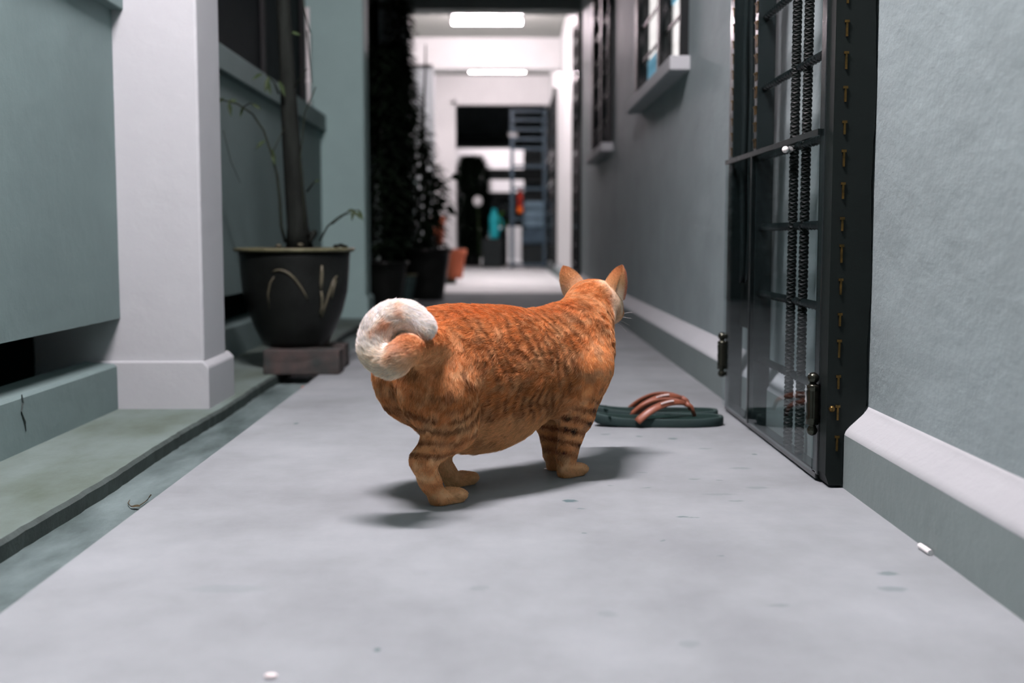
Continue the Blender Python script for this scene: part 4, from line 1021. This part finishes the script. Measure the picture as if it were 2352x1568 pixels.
# the coat: short hairs combed along the body
def make_fur(N):
    tri = np.concatenate([cq[:, [0, 1, 2]], cq[:, [0, 2, 3]]]); a, b, c = cv[tri[:, 0]], cv[tri[:, 1]], cv[tri[:, 2]]
    cr_ = np.cross(b - a, c - a); ar = np.linalg.norm(cr_, axis=1); nn = cr_ / np.maximum(ar, 1e-12)[:, None]
    # vertex normals
    vn = np.zeros_like(cv)
    for i in range(3): np.add.at(vn, tri[:, i], cr_)
    vn /= np.maximum(np.linalg.norm(vn, axis=1, keepdims=True), 1e-12)
    pick = RNG.choice(len(tri), N, p=ar / ar.sum()); r1, r2 = RNG.random(N), RNG.random(N); s1 = np.sqrt(r1)
    w0, w1_, w2_ = 1 - s1, s1 * (1 - r2), s1 * r2
    bl = lambda A: A[tri[pick, 0]] * w0[:, None] + A[tri[pick, 1]] * w1_[:, None] + A[tri[pick, 2]] * w2_[:, None]
    P = bl(cv); Nn = bl(vn); Nn /= np.linalg.norm(Nn, axis=1, keepdims=True); F = bl(FL_)
    keep = P[:, 2] > .0022; P, Nn, F = P[keep], Nn[keep], F[keep]; N = len(P)
    W, _ = region_weights(P)
    cl = coat(P, W)
    T = F - Nn * (F * Nn).sum(1)[:, None]; T /= np.maximum(np.linalg.norm(T, axis=1, keepdims=True), 1e-6)
    # tufts: slowly varying turn of the combing direction plus a little disorder
    tuft = (noise(P, 60, 21) - .5) * 1.3 + (noise(P, 150, 22) - .5) * 1.1 + RNG.normal(0, .16, N)
    B = np.cross(Nn, T); T = T * np.cos(tuft)[:, None] + B * np.sin(tuft)[:, None]
    leng = {'body': .0125, 'belly': .014, 'neck': .0115, 'head': .0058, 'muzzle': .004, 'thigh': .0105, 'hindN': .0055, 'hindF': .0055, 'front': .0062, 'tail': .0105, 'tailbase': .0095}
    L_ = sum(W[r] * leng.get(r, .0042) for r in REG) * RNG.uniform(.65, 1.2, N)
    lift = sum(W[r] * {'tail': .5, 'tailbase': .5, 'belly': .6, 'head': .38, 'hindN': .3, 'front': .3}.get(r, .42) for r in REG) + (noise(P, 110, 23) - .5) * .5 * (1 - .7 * W['tail']) + RNG.normal(0, .08, N)
    lift = np.clip(lift, .12, 1.2)
    D0 = T * np.cos(lift)[:, None] + Nn * np.sin(lift)[:, None]
    D1 = T * np.cos(lift * .35)[:, None] + Nn * np.sin(lift * .35)[:, None]
    K = 4; pts = np.zeros((N, K, 3)); pts[:, 0] = P - Nn * .0006
    for k in range(1, K):
        q = k / (K - 1); d = D0 * (1 - q) + D1 * q; pts[:, k] = pts[:, k - 1] + d * (L_ / (K - 1))[:, None]
    pts[:, :, 2] = np.maximum(pts[:, :, 2], .0004)
    cl = cl * RNG.normal(1.06, .22, N).clip(.45, 1.7)[:, None]
    # paler tips here and there, as ticked hair has
    tk = (RNG.random(N) < .22)[:, None]; cl = np.where(tk, cl * .55 + TAN * .6, cl)
    return pts, np.clip(cl, 0, .95), L_
def ear_fur(N):
    P, Nn, T, Cc = [], [], [], []
    for (v, f, c0_, spec) in zip(ev, ef, ecol, EARSPEC):
        base0 = f.min(); f = f - base0 if f.min() > 0 else f
        tri = np.concatenate([f[:, [0, 1, 2]], f[:, [0, 2, 3]]]); a, b, c = v[tri[:, 0]], v[tri[:, 1]], v[tri[:, 2]]
        cr_ = np.cross(b - a, c - a); ar = np.linalg.norm(cr_, axis=1)
        pk = RNG.choice(len(tri), N, p=ar / ar.sum()); r1, r2 = RNG.random(N), RNG.random(N); s1 = np.sqrt(r1)
        P.append(a[pk] * (1 - s1)[:, None] + b[pk] * (s1 * (1 - r2))[:, None] + c[pk] * (s1 * r2)[:, None]); Nn.append(cr_[pk] / ar[pk][:, None])
        d = spec[1] - spec[0]; T.append(np.tile(d / np.linalg.norm(d), (N, 1))); Cc.append(c0_[tri[pk, 0]])
    P, Nn, T, Cc = map(np.concatenate, (P, Nn, T, Cc)); n = len(P)
    T = T + RNG.normal(0, .25, T.shape) + Nn * .30; T /= np.linalg.norm(T, axis=1, keepdims=True); L_ = RNG.uniform(.0018, .0034, n)
    pts = np.stack([P + T * (L_ * k / 3)[:, None] for k in range(4)], 1)
    return pts, np.clip(Cc * RNG.normal(1, .14, n).clip(.6, 1.4)[:, None], 0, .95), L_
pa, ca1, la = make_fur(420000); pb_, cb1, lb = ear_fur(20000)
pts = np.concatenate([pa, pb_]); fc = np.concatenate([ca1, cb1])
hc = bpy.data.hair_curves.new('fur'); hc.add_curves([4] * len(pts))
hc.attributes['position'].data.foreach_set('vector', (toworld(pts.reshape(-1, 3)) - origin).astype(np.float32).ravel())
ra = hc.attributes.new('radius', 'FLOAT', 'POINT') if 'radius' not in hc.attributes else hc.attributes['radius']
ra.data.foreach_set('value', np.tile(np.array([.00016, .00015, .00011, .00003], np.float32), len(pts)))
at2 = hc.attributes.new('fur_color', 'FLOAT_COLOR', 'CURVE')
at2.data.foreach_set('color', np.concatenate([fc, np.ones((len(fc), 1))], 1).astype(np.float32).ravel())
fur = bpy.data.objects.new('fur', hc); COL.objects.link(fur); fur.parent = cat; fur['kind'] = 'stuff'
hc.materials.append(attr_mat('cat_hair', 'fur_color', .55, hair=True))
# eyes, nose, whiskers (turned away from the camera)
M['eye'] = mat('amber_eye', (.45, .30, .03), rough=.08, coat=1); M['nose'] = mat('pink_nose', (.55, .22, .18), rough=.45); M['pupil'] = mat('black_pupil', (.004, .004, .004), rough=.1)
M['whisker'] = mat('white_whisker', (.85, .85, .82), rough=.4)
def catw(p): return Vector(toworld(np.array(p)[None])[0] - origin)
for sg in (1, -1):
    bm = bmesh.new(); ball(bm, catw(HC + HF * .041 + HL * sg * .020 + HUP * .003), .0088, seg=16); e = finish('eye', bm, M['eye'], cat, smooth=True)
    bm = bmesh.new(); ball(bm, catw(HC + HF * .0475 + HL * sg * .0215 + HUP * .003), .0034, (1, 1, 1.4), seg=12); finish('pupil', bm, M['pupil'], e, smooth=True)
    for k in range(4):
        bm = bmesh.new(); a = HC + HF * .058 + HL * sg * .010 - HUP * (.016 + .003 * k); b = a + HL * sg * .036 + HF * (.006 - .006 * k) + HUP * (.012 - .010 * k)
        tube(bm, [catw(a), catw((a + b) / 2 + HUP * .003), catw(b)], [.0002, .00015, .00008], seg=5); finish('whisker', bm, M['whisker'], cat)
bm = bmesh.new(); ball(bm, catw(HC + HF * .0665 - HUP * .010), .0048, (1.1, 1.1, .8), seg=12); finish('nose', bm, M['nose'], cat, smooth=True)
